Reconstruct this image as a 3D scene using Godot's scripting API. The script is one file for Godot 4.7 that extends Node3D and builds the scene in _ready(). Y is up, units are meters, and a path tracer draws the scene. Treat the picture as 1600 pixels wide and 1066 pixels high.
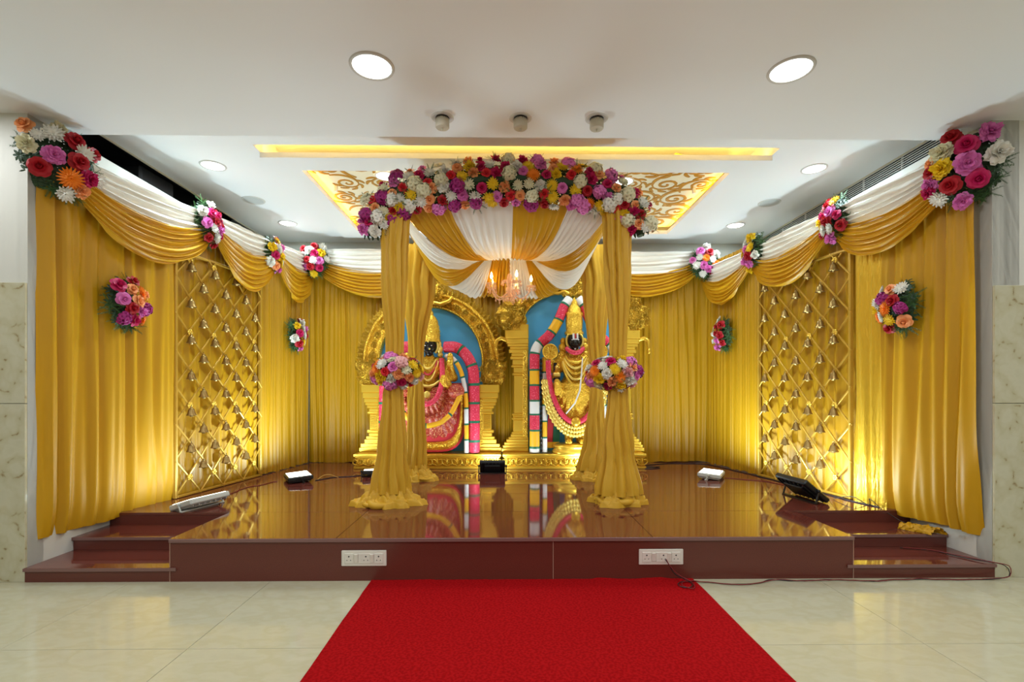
extends Node3D
# An indoor stage with two shrines, gold drapes, a flower canopy and a red carpet.
# Axes: x right, y up, the room recedes along -z. P(x, y, d) is a point at depth d.

class Geo:
	var v := PackedVector3Array()
	var t := PackedInt32Array()
	var uv := PackedVector2Array()

	func vert(p: Vector3, u := Vector2.ZERO) -> int:
		v.append(p)
		uv.append(u)
		return v.size() - 1

	func tri(a: int, b: int, c: int) -> void:
		t.append(a)
		t.append(b)
		t.append(c)

	func poly(points: Array) -> void:
		var n := v.size()
		for p in points:
			vert(p)
		for k in range(1, points.size() - 1):
			tri(n, n + k, n + k + 1)

	# f(u, v) -> Vector3 over 0..1; wrap closes the u direction
	func grid(nu: int, nv: int, f: Callable, wrap := false, flip := false) -> void:
		var n := v.size()
		var w := nu if wrap else nu + 1
		for j in nv + 1:
			for i in w:
				var a := float(i) / nu
				var b := float(j) / nv
				vert(f.call(a, b), Vector2(a, b))
		for j in nv:
			for i in nu:
				var i2 := (i + 1) % w
				var p := n + j * w + i
				var q := n + j * w + i2
				var r := n + (j + 1) * w + i2
				var s := n + (j + 1) * w + i
				if flip:
					tri(p, r, q)
					tri(p, s, r)
				else:
					tri(p, q, r)
					tri(p, r, s)

	func box(c: Vector3, size: Vector3, b := Basis()) -> void:
		bevel_box(c, size, 0.0, b)

	func bevel_box(c: Vector3, size: Vector3, w: float, b := Basis()) -> void:
		var h := size * 0.5
		var q := func(x, y, z): return c + b * Vector3(x, y, z)
		for axis in 3:
			for s in [-1.0, 1.0]:
				var a1 := (axis + 1) % 3
				var a2 := (axis + 2) % 3
				var ring := []
				for k in [[-1, -1], [1, -1], [1, 1], [-1, 1]]:
					var p := Vector3()
					p[axis] = s * h[axis]
					p[a1] = k[0] * (h[a1] - w)
					p[a2] = k[1] * (h[a2] - w)
					ring.append(q.call(p.x, p.y, p.z))
				if s > 0:
					ring.reverse()
				poly(ring)
		if w <= 0.0:
			return
		for axis in 3:
			var a1 := (axis + 1) % 3
			var a2 := (axis + 2) % 3
			for k in [[-1, -1], [1, -1], [1, 1], [-1, 1]]:
				var e := []
				for c4 in [[-1, 0], [1, 0], [1, 1], [-1, 1]]:
					var p := Vector3()
					p[axis] = c4[0] * (h[axis] - w)
					p[a1] = k[0] * (h[a1] - (w if c4[1] == 0 else 0.0))
					p[a2] = k[1] * (h[a2] - (0.0 if c4[1] == 0 else w))
					e.append(q.call(p.x, p.y, p.z))
				if k[0] * k[1] > 0:
					e.reverse()
				poly(e)
		for sx in [-1, 1]:
			for sy in [-1, 1]:
				for sz in [-1, 1]:
					var e := [q.call(sx * h.x, sy * (h.y - w), sz * (h.z - w)), q.call(sx * (h.x - w), sy * h.y, sz * (h.z - w)), q.call(sx * (h.x - w), sy * (h.y - w), sz * h.z)]
					if sx * sy * sz > 0:
						e.reverse()
					poly(e)

	# radii: one number or one per point
	func tube(path: Array, radii, sides := 8, caps := true, flat := 1.0) -> void:
		var n := path.size()
		var first := v.size()
		var side := Vector3.ZERO
		for k in n:
			var dir: Vector3 = (path[mini(k + 1, n - 1)] - path[maxi(k - 1, 0)]).normalized()
			if side == Vector3.ZERO:
				side = dir.cross(Vector3.UP if absf(dir.y) < 0.9 else Vector3.RIGHT).normalized()
			else:
				side = (side - dir * side.dot(dir)).normalized()
			var other := dir.cross(side)
			var r: float = radii[k] if radii is Array or radii is PackedFloat32Array else radii
			for s in sides:
				var a := TAU * s / sides
				vert(path[k] + side * cos(a) * r + other * sin(a) * r * flat, Vector2(float(s) / sides, float(k) / (n - 1)))
		for k in n - 1:
			for s in sides:
				var p := first + k * sides + s
				var q := first + k * sides + (s + 1) % sides
				tri(p, q + sides, q)
				tri(p, p + sides, q + sides)
		if caps:
			var e := []
			var g := []
			for s in sides:
				e.append(v[first + s])
				g.append(v[first + (n - 1) * sides + sides - 1 - s])
			poly(e)
			poly(g)

	# profile of Vector2(radius, height), from the bottom up
	func lathe(profile: Array, segs: int, at := Vector3.ZERO, b := Basis()) -> void:
		var n := profile.size()
		var first := v.size()
		for k in n:
			for s in segs:
				var a := TAU * s / segs
				vert(at + b * Vector3(cos(a) * profile[k].x, profile[k].y, sin(a) * profile[k].x), Vector2(float(s) / segs, float(k) / (n - 1)))
		for k in n - 1:
			for s in segs:
				var p := first + k * segs + s
				var q := first + k * segs + (s + 1) % segs
				tri(p, q, q + segs)
				tri(p, q + segs, p + segs)

	func ball(c: Vector3, r: Vector3, segs := 12, rings := 8, b := Basis()) -> void:
		var prof := []
		for k in rings + 1:
			var a := -PI / 2 + PI * k / rings
			prof.append(Vector2(cos(a), sin(a)))
		lathe(prof, segs, c, b * Basis.from_scale(r))

	# flat outline (Vector2 array) in the plane of basis x, y; thickness along basis z, from z0 to z1
	func prism(outline: PackedVector2Array, z0: float, z1: float, xf := Transform3D()) -> void:
		var ring := outline.duplicate()
		var twice := 0.0
		for k in ring.size():
			twice += ring[k].cross(ring[(k + 1) % ring.size()])
		if twice < 0.0:
			ring.reverse()
		var ids := Geometry2D.triangulate_polygon(ring)
		var a := v.size()
		for p in ring:
			vert(xf * Vector3(p.x, p.y, z1), p)
		var c := v.size()
		for p in ring:
			vert(xf * Vector3(p.x, p.y, z0), p)
		for k in range(0, ids.size(), 3):
			var p0 := ring[ids[k]]
			var turn := (ring[ids[k + 1]] - p0).cross(ring[ids[k + 2]] - p0)
			if turn > 0:
				tri(a + ids[k], a + ids[k + 2], a + ids[k + 1])
				tri(c + ids[k], c + ids[k + 1], c + ids[k + 2])
			else:
				tri(a + ids[k], a + ids[k + 1], a + ids[k + 2])
				tri(c + ids[k], c + ids[k + 2], c + ids[k + 1])
		for k in ring.size():
			var p := ring[k]
			var q := ring[(k + 1) % ring.size()]
			poly([xf * Vector3(p.x, p.y, z1), xf * Vector3(q.x, q.y, z1), xf * Vector3(q.x, q.y, z0), xf * Vector3(p.x, p.y, z0)])

	func add(o: Geo, xf := Transform3D()) -> void:
		var n := v.size()
		for k in o.v.size():
			v.append(xf * o.v[k])
			uv.append(o.uv[k])
		for k in o.t:
			t.append(n + k)

	func mesh() -> ArrayMesh:
		var normals := PackedVector3Array()
		normals.resize(v.size())
		for k in range(0, t.size(), 3):
			var a := v[t[k]]
			var n := (v[t[k + 2]] - a).cross(v[t[k + 1]] - a)
			normals[t[k]] += n
			normals[t[k + 1]] += n
			normals[t[k + 2]] += n
		for k in normals.size():
			normals[k] = normals[k].normalized() if normals[k].length_squared() > 1e-20 else Vector3.UP
		var arrays := []
		arrays.resize(Mesh.ARRAY_MAX)
		arrays[Mesh.ARRAY_VERTEX] = v
		arrays[Mesh.ARRAY_NORMAL] = normals
		arrays[Mesh.ARRAY_TEX_UV] = uv
		arrays[Mesh.ARRAY_INDEX] = t
		var m := ArrayMesh.new()
		m.add_surface_from_arrays(Mesh.PRIMITIVE_TRIANGLES, arrays)
		return m

var M := {}
var rng := RandomNumberGenerator.new()
var used := {}

func P(x: float, y: float, d: float) -> Vector3:
	return Vector3(x, y, -d)

func numbered(called: String) -> String:
	var n: int = used.get(called, 0)
	used[called] = n + 1
	return called if n == 0 else "%s_%03d" % [called, n]

func put(shape, called: String, m: Material, parent: Node = null, at := Vector3.ZERO, b := Basis()) -> MeshInstance3D:
	var o := MeshInstance3D.new()
	o.mesh = shape.mesh() if shape is Geo else shape
	o.set_surface_override_material(0, m)
	o.transform = Transform3D(b, at)
	if parent:
		o.name = called
		parent.add_child(o, true)
	else:
		o.name = numbered(called)
		add_child(o)
	return o

func tag(o: Node, label: String, category: String, group := "") -> Node:
	o.set_meta("label", label)
	o.set_meta("category", category)
	if group:
		o.set_meta("group", group)
	return o

func thing(called: String, label: String, category: String, at := Vector3.ZERO, group := "", b := Basis()) -> Node3D:
	var o := Node3D.new()
	o.name = numbered(called)
	add_child(o)
	o.transform = Transform3D(b, at)
	tag(o, label, category, group)
	return o

func structure(called: String) -> Node3D:
	var o := Node3D.new()
	o.name = called
	o.set_meta("kind", "structure")
	add_child(o)
	return o

func noise_tex(freq: float, colors: Array, offsets: Array, size := 512, kind := FastNoiseLite.TYPE_SIMPLEX_SMOOTH, fractal := FastNoiseLite.FRACTAL_FBM, octaves := 4, sd := 1, warp := 0.0) -> NoiseTexture2D:
	var n := FastNoiseLite.new()
	n.noise_type = kind
	n.frequency = freq
	n.fractal_type = fractal
	n.fractal_octaves = octaves
	n.seed = sd
	if warp > 0.0:
		n.domain_warp_enabled = true
		n.domain_warp_amplitude = warp
		n.domain_warp_frequency = freq * 0.7
	var tx := NoiseTexture2D.new()
	tx.width = size
	tx.height = size
	tx.seamless = true
	tx.noise = n
	if colors.size():
		var g := Gradient.new()
		g.colors = PackedColorArray(colors)
		g.offsets = PackedFloat32Array(offsets)
		tx.color_ramp = g
	return tx

func mat(called: String, c: Color, rough := 0.6, metal := 0.0) -> StandardMaterial3D:
	var m := StandardMaterial3D.new()
	m.resource_name = called
	m.albedo_color = c
	m.roughness = rough
	m.metallic = metal
	m.cull_mode = BaseMaterial3D.CULL_DISABLED
	M[called] = m
	return m

func rgb8(r: int, g: int, b: int) -> Color:
	return Color8(r, g, b)

func world_tex(m: StandardMaterial3D, tx: Texture2D, scale: Vector3) -> void:
	m.albedo_texture = tx
	m.uv1_triplanar = true
	m.uv1_world_triplanar = true
	m.uv1_scale = scale

func cloth(called: String, c: Color, rough: float, sheen: float, back: float) -> StandardMaterial3D:
	var m := mat(called, c, rough)
	m.rim_enabled = true
	m.rim = sheen
	m.rim_tint = 0.6
	m.metallic_specular = 0.42
	if back > 0.0:
		m.backlight_enabled = true
		m.backlight = Color(c.r * back, c.g * back, c.b * back)
	return m

func glow(called: String, c: Color, energy: float) -> StandardMaterial3D:
	var m := mat(called, Color(0.9, 0.9, 0.9), 0.5)
	m.emission_enabled = true
	m.emission = c
	m.emission_energy_multiplier = energy
	return m

func area(called: String, parent: Node, at: Vector3, facing: Vector3, size: Vector2, energy: float, c: Color) -> void:
	var l := AreaLight3D.new()
	l.name = called
	l.area_size = size
	l.light_energy = energy
	l.light_color = c
	l.shadow_enabled = true
	l.set("area_normalize_energy", true)
	l.set("area_range", 14.0)
	l.set("area_attenuation", 2.0)
	parent.add_child(l, true)
	var up := Vector3.UP if absf(facing.normalized().y) < 0.95 else Vector3.RIGHT
	l.transform = Transform3D(Basis.looking_at(facing, up), at)

func materials() -> void:
	mat("white_paint", rgb8(236, 237, 236), 0.55)
	mat("wall_paint", rgb8(216, 214, 203), 0.6)
	mat("trim_white", rgb8(206, 204, 196), 0.45)
	mat("void_black", rgb8(14, 14, 15), 0.9)
	mat("duct_foil", rgb8(95, 95, 98), 0.35, 0.8)
	mat("grille_white", rgb8(205, 203, 196), 0.5)
	var tile := mat("floor_tile", Color.WHITE, 0.09)
	world_tex(tile, noise_tex(0.006, [rgb8(182, 176, 149), rgb8(188, 183, 156), rgb8(183, 177, 147), rgb8(191, 186, 161)], [0.0, 0.4, 0.62, 1.0], 1024, FastNoiseLite.TYPE_SIMPLEX_SMOOTH, FastNoiseLite.FRACTAL_FBM, 5, 4, 60.0), Vector3(0.5, 0.5, 0.9))
	mat("joint_filler", rgb8(176, 140, 120), 0.8)
	mat("grout", rgb8(120, 112, 92), 0.9)
	var marble := mat("wall_marble", Color.WHITE, 0.12)
	world_tex(marble, noise_tex(0.0042, [rgb8(192, 187, 158), rgb8(200, 195, 168), rgb8(188, 181, 148), rgb8(160, 143, 106), rgb8(112, 90, 62)], [0.0, 0.45, 0.87, 0.95, 1.0], 1024, FastNoiseLite.TYPE_SIMPLEX_SMOOTH, FastNoiseLite.FRACTAL_RIDGED, 3, 11, 45.0), Vector3(0.75, 0.75, 0.75))
	var granite := mat("granite", Color.WHITE, 0.06)
	world_tex(granite, noise_tex(0.12, [rgb8(86, 38, 30), rgb8(104, 50, 40), rgb8(118, 62, 50)], [0.2, 0.55, 0.9], 512, FastNoiseLite.TYPE_SIMPLEX, FastNoiseLite.FRACTAL_FBM, 3, 7), Vector3(2.5, 2.5, 2.5))
	granite.metallic_specular = 0.62
	var face := mat("granite_face", Color.WHITE, 0.28)
	world_tex(face, granite.albedo_texture, Vector3(2.5, 2.5, 2.5))
	mat("granite_edge", rgb8(126, 92, 86), 0.35)
	var carpet := mat("carpet_red", Color.WHITE, 0.95)
	carpet.metallic_specular = 0.15
	world_tex(carpet, noise_tex(0.05, [rgb8(138, 9, 13), rgb8(152, 13, 17), rgb8(162, 17, 21)], [0.25, 0.5, 0.8], 512, FastNoiseLite.TYPE_SIMPLEX, FastNoiseLite.FRACTAL_FBM, 5, 5), Vector3(1.6, 1.6, 1.6))
	cloth("curtain_gold", rgb8(194, 144, 8), 0.5, 0.06, 0.25)
	cloth("curtain_rear", rgb8(172, 125, 9), 0.45, 0.06, 0.15)
	cloth("satin_gold", rgb8(206, 154, 26), 0.36, 0.12, 0.2)
	cloth("satin_white", rgb8(238, 232, 220), 0.42, 0.1, 0.25)
	cloth("column_gold", rgb8(208, 160, 42), 0.5, 0.12, 0.2)
	var tissue := cloth("tissue_gold", rgb8(214, 170, 44), 0.3, 0.3, 0.0)
	tissue.metallic = 0.45
	tissue.heightmap_enabled = true
	tissue.heightmap_texture = noise_tex(0.02, [], [], 512, FastNoiseLite.TYPE_SIMPLEX_SMOOTH, FastNoiseLite.FRACTAL_RIDGED, 3, 21, 20.0)
	tissue.heightmap_scale = 0.5
	tissue.uv1_triplanar = true
	tissue.uv1_world_triplanar = true
	tissue.uv1_scale = Vector3(3.0, 0.5, 3.0)
	mat("lattice_gold", rgb8(192, 150, 52), 0.35, 0.35)
	mat("brass", rgb8(150, 122, 72), 0.3, 0.85)
	mat("gold_bright", rgb8(238, 200, 80), 0.28, 0.6)
	var idol := mat("gold_idol", rgb8(228, 182, 60), 0.28, 0.8)
	idol.heightmap_enabled = true
	idol.heightmap_texture = noise_tex(0.045, [], [], 512, FastNoiseLite.TYPE_CELLULAR, FastNoiseLite.FRACTAL_FBM, 2, 3)
	idol.heightmap_scale = 1.6
	idol.uv1_triplanar = true
	idol.uv1_scale = Vector3(2.4, 2.4, 2.4)
	mat("gold_smooth", rgb8(228, 184, 62), 0.3, 0.7)
	mat("gold_pale", rgb8(238, 208, 104), 0.32, 0.5)
	var sky := mat("shrine_blue", rgb8(78, 158, 202), 0.5)
	sky.metallic_specular = 0.4
	mat("idol_black", rgb8(16, 16, 20), 0.12)
	mat("idol_red", rgb8(196, 44, 54), 0.4)
	var pink := mat("garland_pink", Color.WHITE, 0.55)
	pink.albedo_texture = noise_tex(0.16, [rgb8(208, 34, 66), rgb8(226, 62, 92), rgb8(246, 170, 180)], [0.35, 0.62, 0.85], 256, FastNoiseLite.TYPE_CELLULAR, FastNoiseLite.FRACTAL_NONE, 1, 8)
	pink.uv1_triplanar = true
	pink.uv1_scale = Vector3(1.6, 1.6, 1.6)
	mat("garland_yellow", rgb8(240, 178, 20), 0.55)
	mat("garland_white", rgb8(226, 224, 222), 0.55)
	mat("garland_green", rgb8(14, 104, 74), 0.5)
	var skirt := mat("skirt_red", Color.WHITE, 0.5)
	skirt.albedo_texture = noise_tex(0.09, [rgb8(146, 26, 24), rgb8(176, 46, 34), rgb8(206, 116, 66), rgb8(236, 210, 160)], [0.25, 0.45, 0.62, 0.8], 512, FastNoiseLite.TYPE_CELLULAR, FastNoiseLite.FRACTAL_FBM, 2, 6)
	skirt.uv1_triplanar = true
	skirt.uv1_scale = Vector3(1.1, 1.1, 1.1)
	mat("plate_white", rgb8(222, 218, 205), 0.35)
	mat("hole_dark", rgb8(35, 32, 30), 0.8)
	mat("flood_black", rgb8(22, 24, 26), 0.4)
	mat("flood_white", rgb8(196, 198, 190), 0.4)
	mat("wire_black", rgb8(26, 22, 22), 0.5)
	mat("wire_red", rgb8(120, 24, 26), 0.5)
	mat("wire_yellow", rgb8(196, 160, 60), 0.5)
	mat("nozzle_beige", rgb8(196, 188, 166), 0.5)
	mat("speaker_grey", rgb8(186, 188, 184), 0.7)
	mat("leaf_green", rgb8(58, 96, 42), 0.6)
	mat("leaf_dark", rgb8(34, 62, 30), 0.6)
	mat("panel_cream", rgb8(236, 230, 204), 0.5)
	mat("scroll_gold", rgb8(190, 140, 36), 0.35, 0.35)
	glow("lamp_diffuser", Color(1.0, 1.0, 0.98), 5.0)
	glow("strip_warm", Color(1.0, 0.80, 0.38), 4.0)
	glow("flood_lens", Color(1.0, 0.97, 0.90), 8.0)
	glow("candle_bulb", Color(1.0, 0.86, 0.58), 12.0)
	var glass := mat("crystal", Color(1.0, 0.78, 0.6, 0.5), 0.08)
	glass.transparency = BaseMaterial3D.TRANSPARENCY_ALPHA
	glass.metallic_specular = 0.7
	mat("chain_metal", rgb8(170, 130, 70), 0.3, 0.8)
	for p in [["white", 238, 234, 222], ["cream", 232, 226, 190], ["red", 178, 14, 30], ["magenta", 196, 16, 90], ["pink", 226, 120, 190], ["purple", 158, 20, 112], ["yellow", 244, 206, 24], ["orange", 250, 140, 16], ["peach", 246, 166, 104], ["blush", 240, 180, 180], ["coral", 222, 40, 50]]:
		var f := mat("petal_" + p[0], rgb8(p[1], p[2], p[3]), 0.6)
		f.backlight_enabled = true
		f.backlight = f.albedo_color * 0.3

const EYE := 1.35
const FRONT := 3.53     # depth of the wall plane and of the stage front
const XL := -3.39       # sides of the alcove
const XR := 3.54
const CEIL := 3.32      # hall ceiling
const ALC := 3.57       # alcove ceiling
const TOP := 0.307      # stage floor
const DAY := Color(0.85, 0.95, 1.0)   # alcove lamps
const HALL := Color(0.95, 0.975, 1.0)  # hall lamps

func downlight(at: Vector3, label: String, energy: float, r := 0.115, tone := HALL) -> void:
	var o := thing("downlight", label, "downlight", at, "round ceiling downlights")
	var ring := Geo.new()
	ring.lathe([Vector2(r, -0.004), Vector2(r + 0.003, -0.010), Vector2(r + 0.016, -0.008), Vector2(r + 0.02, 0.0)], 40)
	put(ring, "rim", M.trim_white, o)
	var disc := Geo.new()
	disc.lathe([Vector2(0.001, -0.004), Vector2(r, -0.004)], 40)
	put(disc, "diffuser", M.lamp_diffuser, o)
	area("lamp", o, Vector3(0, -0.014, 0), Vector3.DOWN, Vector2(r * 1.7, r * 1.7), energy, tone)

func setting() -> void:
	var cam := Camera3D.new()
	cam.name = "camera"
	cam.near = 0.05
	cam.far = 60.0
	cam.projection = Camera3D.PROJECTION_FRUSTUM
	cam.size = 0.05 * 1066.0 / 770.0
	cam.frustum_offset = Vector2(0, 0.05 * 78.0 / 770.0)
	cam.position = Vector3(0, EYE, 0)
	cam.rotation_degrees.y = -0.75
	add_child(cam)
	cam.current = true
	var env := Environment.new()
	env.background_mode = Environment.BG_COLOR
	env.background_color = Color(0, 0, 0)
	env.tonemap_mode = Environment.TONE_MAPPER_LINEAR
	env.tonemap_exposure = 1.35
	env.sdfgi_enabled = true
	env.ssao_enabled = true
	env.ssil_enabled = true
	var we := WorldEnvironment.new()
	we.name = "environment"
	we.environment = env
	add_child(we)
	# the lamps of the hall: two in view, the rest of their grid behind and beside the camera
	downlight(P(-0.81, CEIL, 3.0), "bright round downlight in front ceiling, left of the two", 1.3)
	downlight(P(1.75, CEIL, 3.0), "bright round downlight in front ceiling, right of the two", 1.3)
	for r in 2:
		for c in 4:
			downlight(P([-3.36, -0.81, 1.75, 4.3][c], CEIL, [0.6, -1.8][r]), "round downlight in hall ceiling, %s row behind the pair in view, %s from left" % [["first", "second"][r], ["first", "second", "third", "fourth"][c]], 1.9)
	for s in [[-3.9, "left"], [4.8, "right"]]:
		downlight(P(s[0], CEIL, 3.0), "round downlight in the hall ceiling in front of the %s marble wall, out of view" % s[1], 1.0)
	for s in [[-2.88, 4.89, "left strip of alcove ceiling, nearest"], [-2.88, 6.56, "left strip of alcove ceiling, far back"], [3.08, 4.88, "right strip of alcove ceiling, nearest"], [3.08, 6.56, "right strip of alcove ceiling, far back"]]:
		downlight(P(s[0], ALC, s[1]), "round downlight in " + s[2], 1.5, 0.1, DAY)

func shell() -> void:
	var g: Geo
	# hall floor: large polished tiles
	var fl := structure("floor")
	g = Geo.new()
	g.box(P(0, -0.08, -0.5), Vector3(13.6, 0.13, 8.3))
	put(g, "screed", M.grout, fl)
	g = Geo.new()
	g.bevel_box(Vector3(0, -0.01, 0), Vector3(0.972, 0.02, 0.997), 0.001)
	var tile := g.mesh()
	for i in range(-7, 7):
		for j in range(-4, 4):
			put(tile, "tile", M.floor_tile, fl, P(0.285 + 0.975 * (i + 0.5), 0.0, 0.1 + j))
	# walls of the hall
	var wl := structure("wall_left")
	var wr := structure("wall_right")
	for s in [[wl, -6.8, XL], [wr, XR, 6.8]]:
		var x0: float = s[1]
		var x1: float = s[2]
		g = Geo.new()
		g.box(P((x0 + x1) / 2, CEIL / 2, FRONT + 0.07), Vector3(x1 - x0, CEIL, 0.12))
		put(g, "plaster", M.wall_paint, s[0])
		var inner: float = x1 if x0 < -5 else x0
		var out: float = x0 if x0 < -5 else x1
		var step := (out - inner) / 3.0
		for k in 3:
			for row in [[0.0, 1.258], [1.262, 2.115]]:
				g = Geo.new()
				g.bevel_box(P(inner + step * (k + 0.5), (row[0] + row[1]) / 2, FRONT), Vector3(absf(step) - 0.002, row[1] - row[0], 0.02), 0.002)
				put(g, "marble_panel", M.wall_marble, s[0])
	g = Geo.new()
	g.box(P(-6.86, 1.66, -0.5), Vector3(0.12, CEIL, 8.3))
	put(g, "side_plaster", M.wall_paint, wl)
	g = Geo.new()
	g.box(P(6.86, 1.66, -0.5), Vector3(0.12, CEIL, 8.3))
	put(g, "side_plaster", M.wall_paint, wr)
	var wf := structure("wall_front")
	g = Geo.new()
	g.box(P(0, 1.66, -4.6), Vector3(13.8, CEIL, 0.12))
	put(g, "plaster", M.wall_paint, wf)
	# alcove sides and back
	g = Geo.new()
	g.box(P(XL - 0.1, CEIL / 2, 5.55), Vector3(0.2, CEIL, 4.02))
	put(g, "alcove_side", M.wall_paint, wl)
	g = Geo.new()
	g.box(P(XR + 0.1, CEIL / 2, 5.55), Vector3(0.2, CEIL, 4.02))
	put(g, "alcove_side", M.wall_paint, wr)
	var wb := structure("wall_back")
	g = Geo.new()
	g.box(P(0.07, 1.95, 7.46), Vector3(8.6, 3.9, 0.12))
	put(g, "plaster", M.wall_paint, wb)
	# ceilings
	var ce := structure("ceiling")
	g = Geo.new()
	g.box(P(0, CEIL + 0.3, -0.385), Vector3(13.8, 0.6, 8.43))
	put(g, "hall_ceiling", M.white_paint, ce)
	# alcove ceiling with a raised tray: four slabs round it
	var t0 := -2.28
	var t1 := 2.51
	var n0 := 4.47
	var n1 := 7.03
	var a0 := -3.50
	var a1 := 3.73
	g = Geo.new()
	g.box(P((a0 + t0) / 2, ALC + 0.1, 5.63), Vector3(t0 - a0, 0.2, 3.6))
	g.box(P((a1 + t1) / 2, ALC + 0.1, 5.63), Vector3(a1 - t1, 0.2, 3.6))
	g.box(P((t0 + t1) / 2, ALC + 0.1, (3.83 + n0) / 2), Vector3(t1 - t0, 0.2, n0 - 3.83))
	g.box(P((t0 + t1) / 2, ALC + 0.1, (n1 + 7.43) / 2), Vector3(t1 - t0, 0.2, 7.43 - n1))
	put(g, "alcove_ceiling", M.white_paint, ce)
	g = Geo.new()
	g.box(P((t0 + t1) / 2, ALC + 0.23, (n0 + n1) / 2), Vector3(t1 - t0 + 0.3, 0.06, n1 - n0 + 0.3))
	put(g, "tray_top", M.white_paint, ce)
	# thin metal edge of the alcove ceiling
	g = Geo.new()
	g.box(P(a0 + 0.004, ALC - 0.006, 5.63), Vector3(0.012, 0.014, 3.6))
	g.box(P(a1 - 0.004, ALC - 0.006, 5.63), Vector3(0.012, 0.014, 3.6))
	put(g, "edge_strip", M.nozzle_beige, ce)
	# hanging frame below the tray, with the patterned panel set in it
	var i0 := Vector2(-2.29, 4.62)
	var i1 := Vector2(2.52, 7.02)
	var o0 := Vector2(-2.01, 4.89)
	var o1 := Vector2(2.24, 6.80)
	var isl := structure("trim_1")
	g = Geo.new()
	var iy := 3.525
	var ih := 0.05
	g.box(P((i0.x + i1.x) / 2, iy + ih / 2, (i0.y + o0.y) / 2), Vector3(i1.x - i0.x, ih, o0.y - i0.y))
	g.box(P((i0.x + i1.x) / 2, iy + ih / 2, (i1.y + o1.y) / 2), Vector3(i1.x - i0.x, ih, i1.y - o1.y))
	g.box(P((i0.x + o0.x) / 2, iy + ih / 2, (o0.y + o1.y) / 2), Vector3(o0.x - i0.x, ih, o1.y - o0.y))
	g.box(P((i1.x + o1.x) / 2, iy + ih / 2, (o0.y + o1.y) / 2), Vector3(i1.x - o1.x, ih, o1.y - o0.y))
	put(g, "frame", M.white_paint, isl)
	for x in [i0.x + 0.4, 0.1, i1.x - 0.4]:
		for d in [i0.y + 0.9, i1.y - 0.1]:
			g = Geo.new()
			g.box(P(x, (iy + ih + ALC + 0.2) / 2, d), Vector3(0.03, ALC + 0.2 - iy - ih, 0.03))
			put(g, "hanger", M.white_paint, isl)
	# warm strips on top of the frame, round its outside and round the opening
	var glows := thing("cove_light", "warm light strip hidden on top of the hanging ceiling frame", "light strip")
	var cx := (i0.x + i1.x) / 2
	var cd := (i0.y + i1.y) / 2
	var top := iy + ih + 0.012
	for s in [[cx, i0.y + 0.08, i1.x - i0.x - 0.1, 0.02, 1.1]]:
		g = Geo.new()
		g.box(P(s[0], top - 0.006, s[1]), Vector3(s[2], 0.012, s[3]))
		put(g, "outer_strip", M.strip_warm, glows)
		area("lamp", glows, P(s[0], top + 0.004, s[1]), Vector3.UP, Vector2(s[3], s[2]), s[4] * 0.9, Color(1.0, 0.82, 0.42))
	var py := iy + 0.115
	var m := 0.06
	for s in [[cx, o0.y - m, o1.x - o0.x, 0.02, 0], [cx, o1.y + m, o1.x - o0.x, 0.02, 1], [o0.x - m, cd, 0.02, o1.y - o0.y, 2], [o1.x + m, cd, 0.02, o1.y - o0.y, 3]]:
		g = Geo.new()
		g.box(P(s[0], top - 0.006, s[1]), Vector3(s[2], 0.012, s[3]))
		put(g, "inner_strip", M.strip_warm, glows)
		var inward: Vector3 = [Vector3(0, 0.6, -1), Vector3(0, 0.6, 1), Vector3(1, 0.6, 0), Vector3(-1, 0.6, 0)][s[4]]
		area("lamp", glows, P(s[0], top + 0.012, s[1]) + inward * 0.012, inward, Vector2(maxf(s[2], s[3]), 0.02), 0.22, Color(1.0, 0.74, 0.24))
	ceiling_panel(o0, o1, py)
	# open duct on the left, grille on the right, above the walls
	var vo := structure("trim_2")
	g = Geo.new()
	g.box(P(-4.12, ALC + 0.05, 5.6), Vector3(0.06, 0.6, 3.7))
	g.box(P(-3.8, ALC + 0.36, 5.6), Vector3(0.7, 0.06, 3.7))
	g.box(P(-3.86, CEIL + 0.01, 5.6), Vector3(0.55, 0.06, 3.7))
	g.box(P(-3.8, ALC + 0.05, 3.86), Vector3(0.7, 0.6, 0.05))
	put(g, "void_lining", M.void_black, vo)
	g = Geo.new()
	g.bevel_box(P(-3.78, CEIL + 0.16, 5.2), Vector3(0.3, 0.26, 0.5), 0.02)
	put(g, "duct_box", M.duct_foil, vo)
	var gr := thing("air_grille", "long white linear air grille under the right ceiling edge", "grille", P(3.73, CEIL, 5.6))
	g = Geo.new()
	g.box(Vector3(0.06, 0.125, 0.02), Vector3(0.02, 0.24, 3.44))
	put(g, "dark_back", M.void_black, gr)
	for k in 11:
		g = Geo.new()
		g.box(Vector3(0.0, 0.02 + k * 0.0215, 0), Vector3(0.008, 0.0065, 3.4))
		put(g, "slat", M.grille_white, gr)
	for k in 7:
		g = Geo.new()
		g.box(Vector3(0.012, 0.125, -1.5 + k * 0.5), Vector3(0.016, 0.25, 0.008))
		put(g, "mullion", M.grille_white, gr)
	g = Geo.new()
	g.box(Vector3(-0.03, 0.005, 0), Vector3(0.04, 0.006, 3.6))
	put(g, "ledge", M.white_paint, gr)
	# small ceiling fittings and round speakers
	var word := ["leftmost", "middle", "rightmost"]
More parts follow.
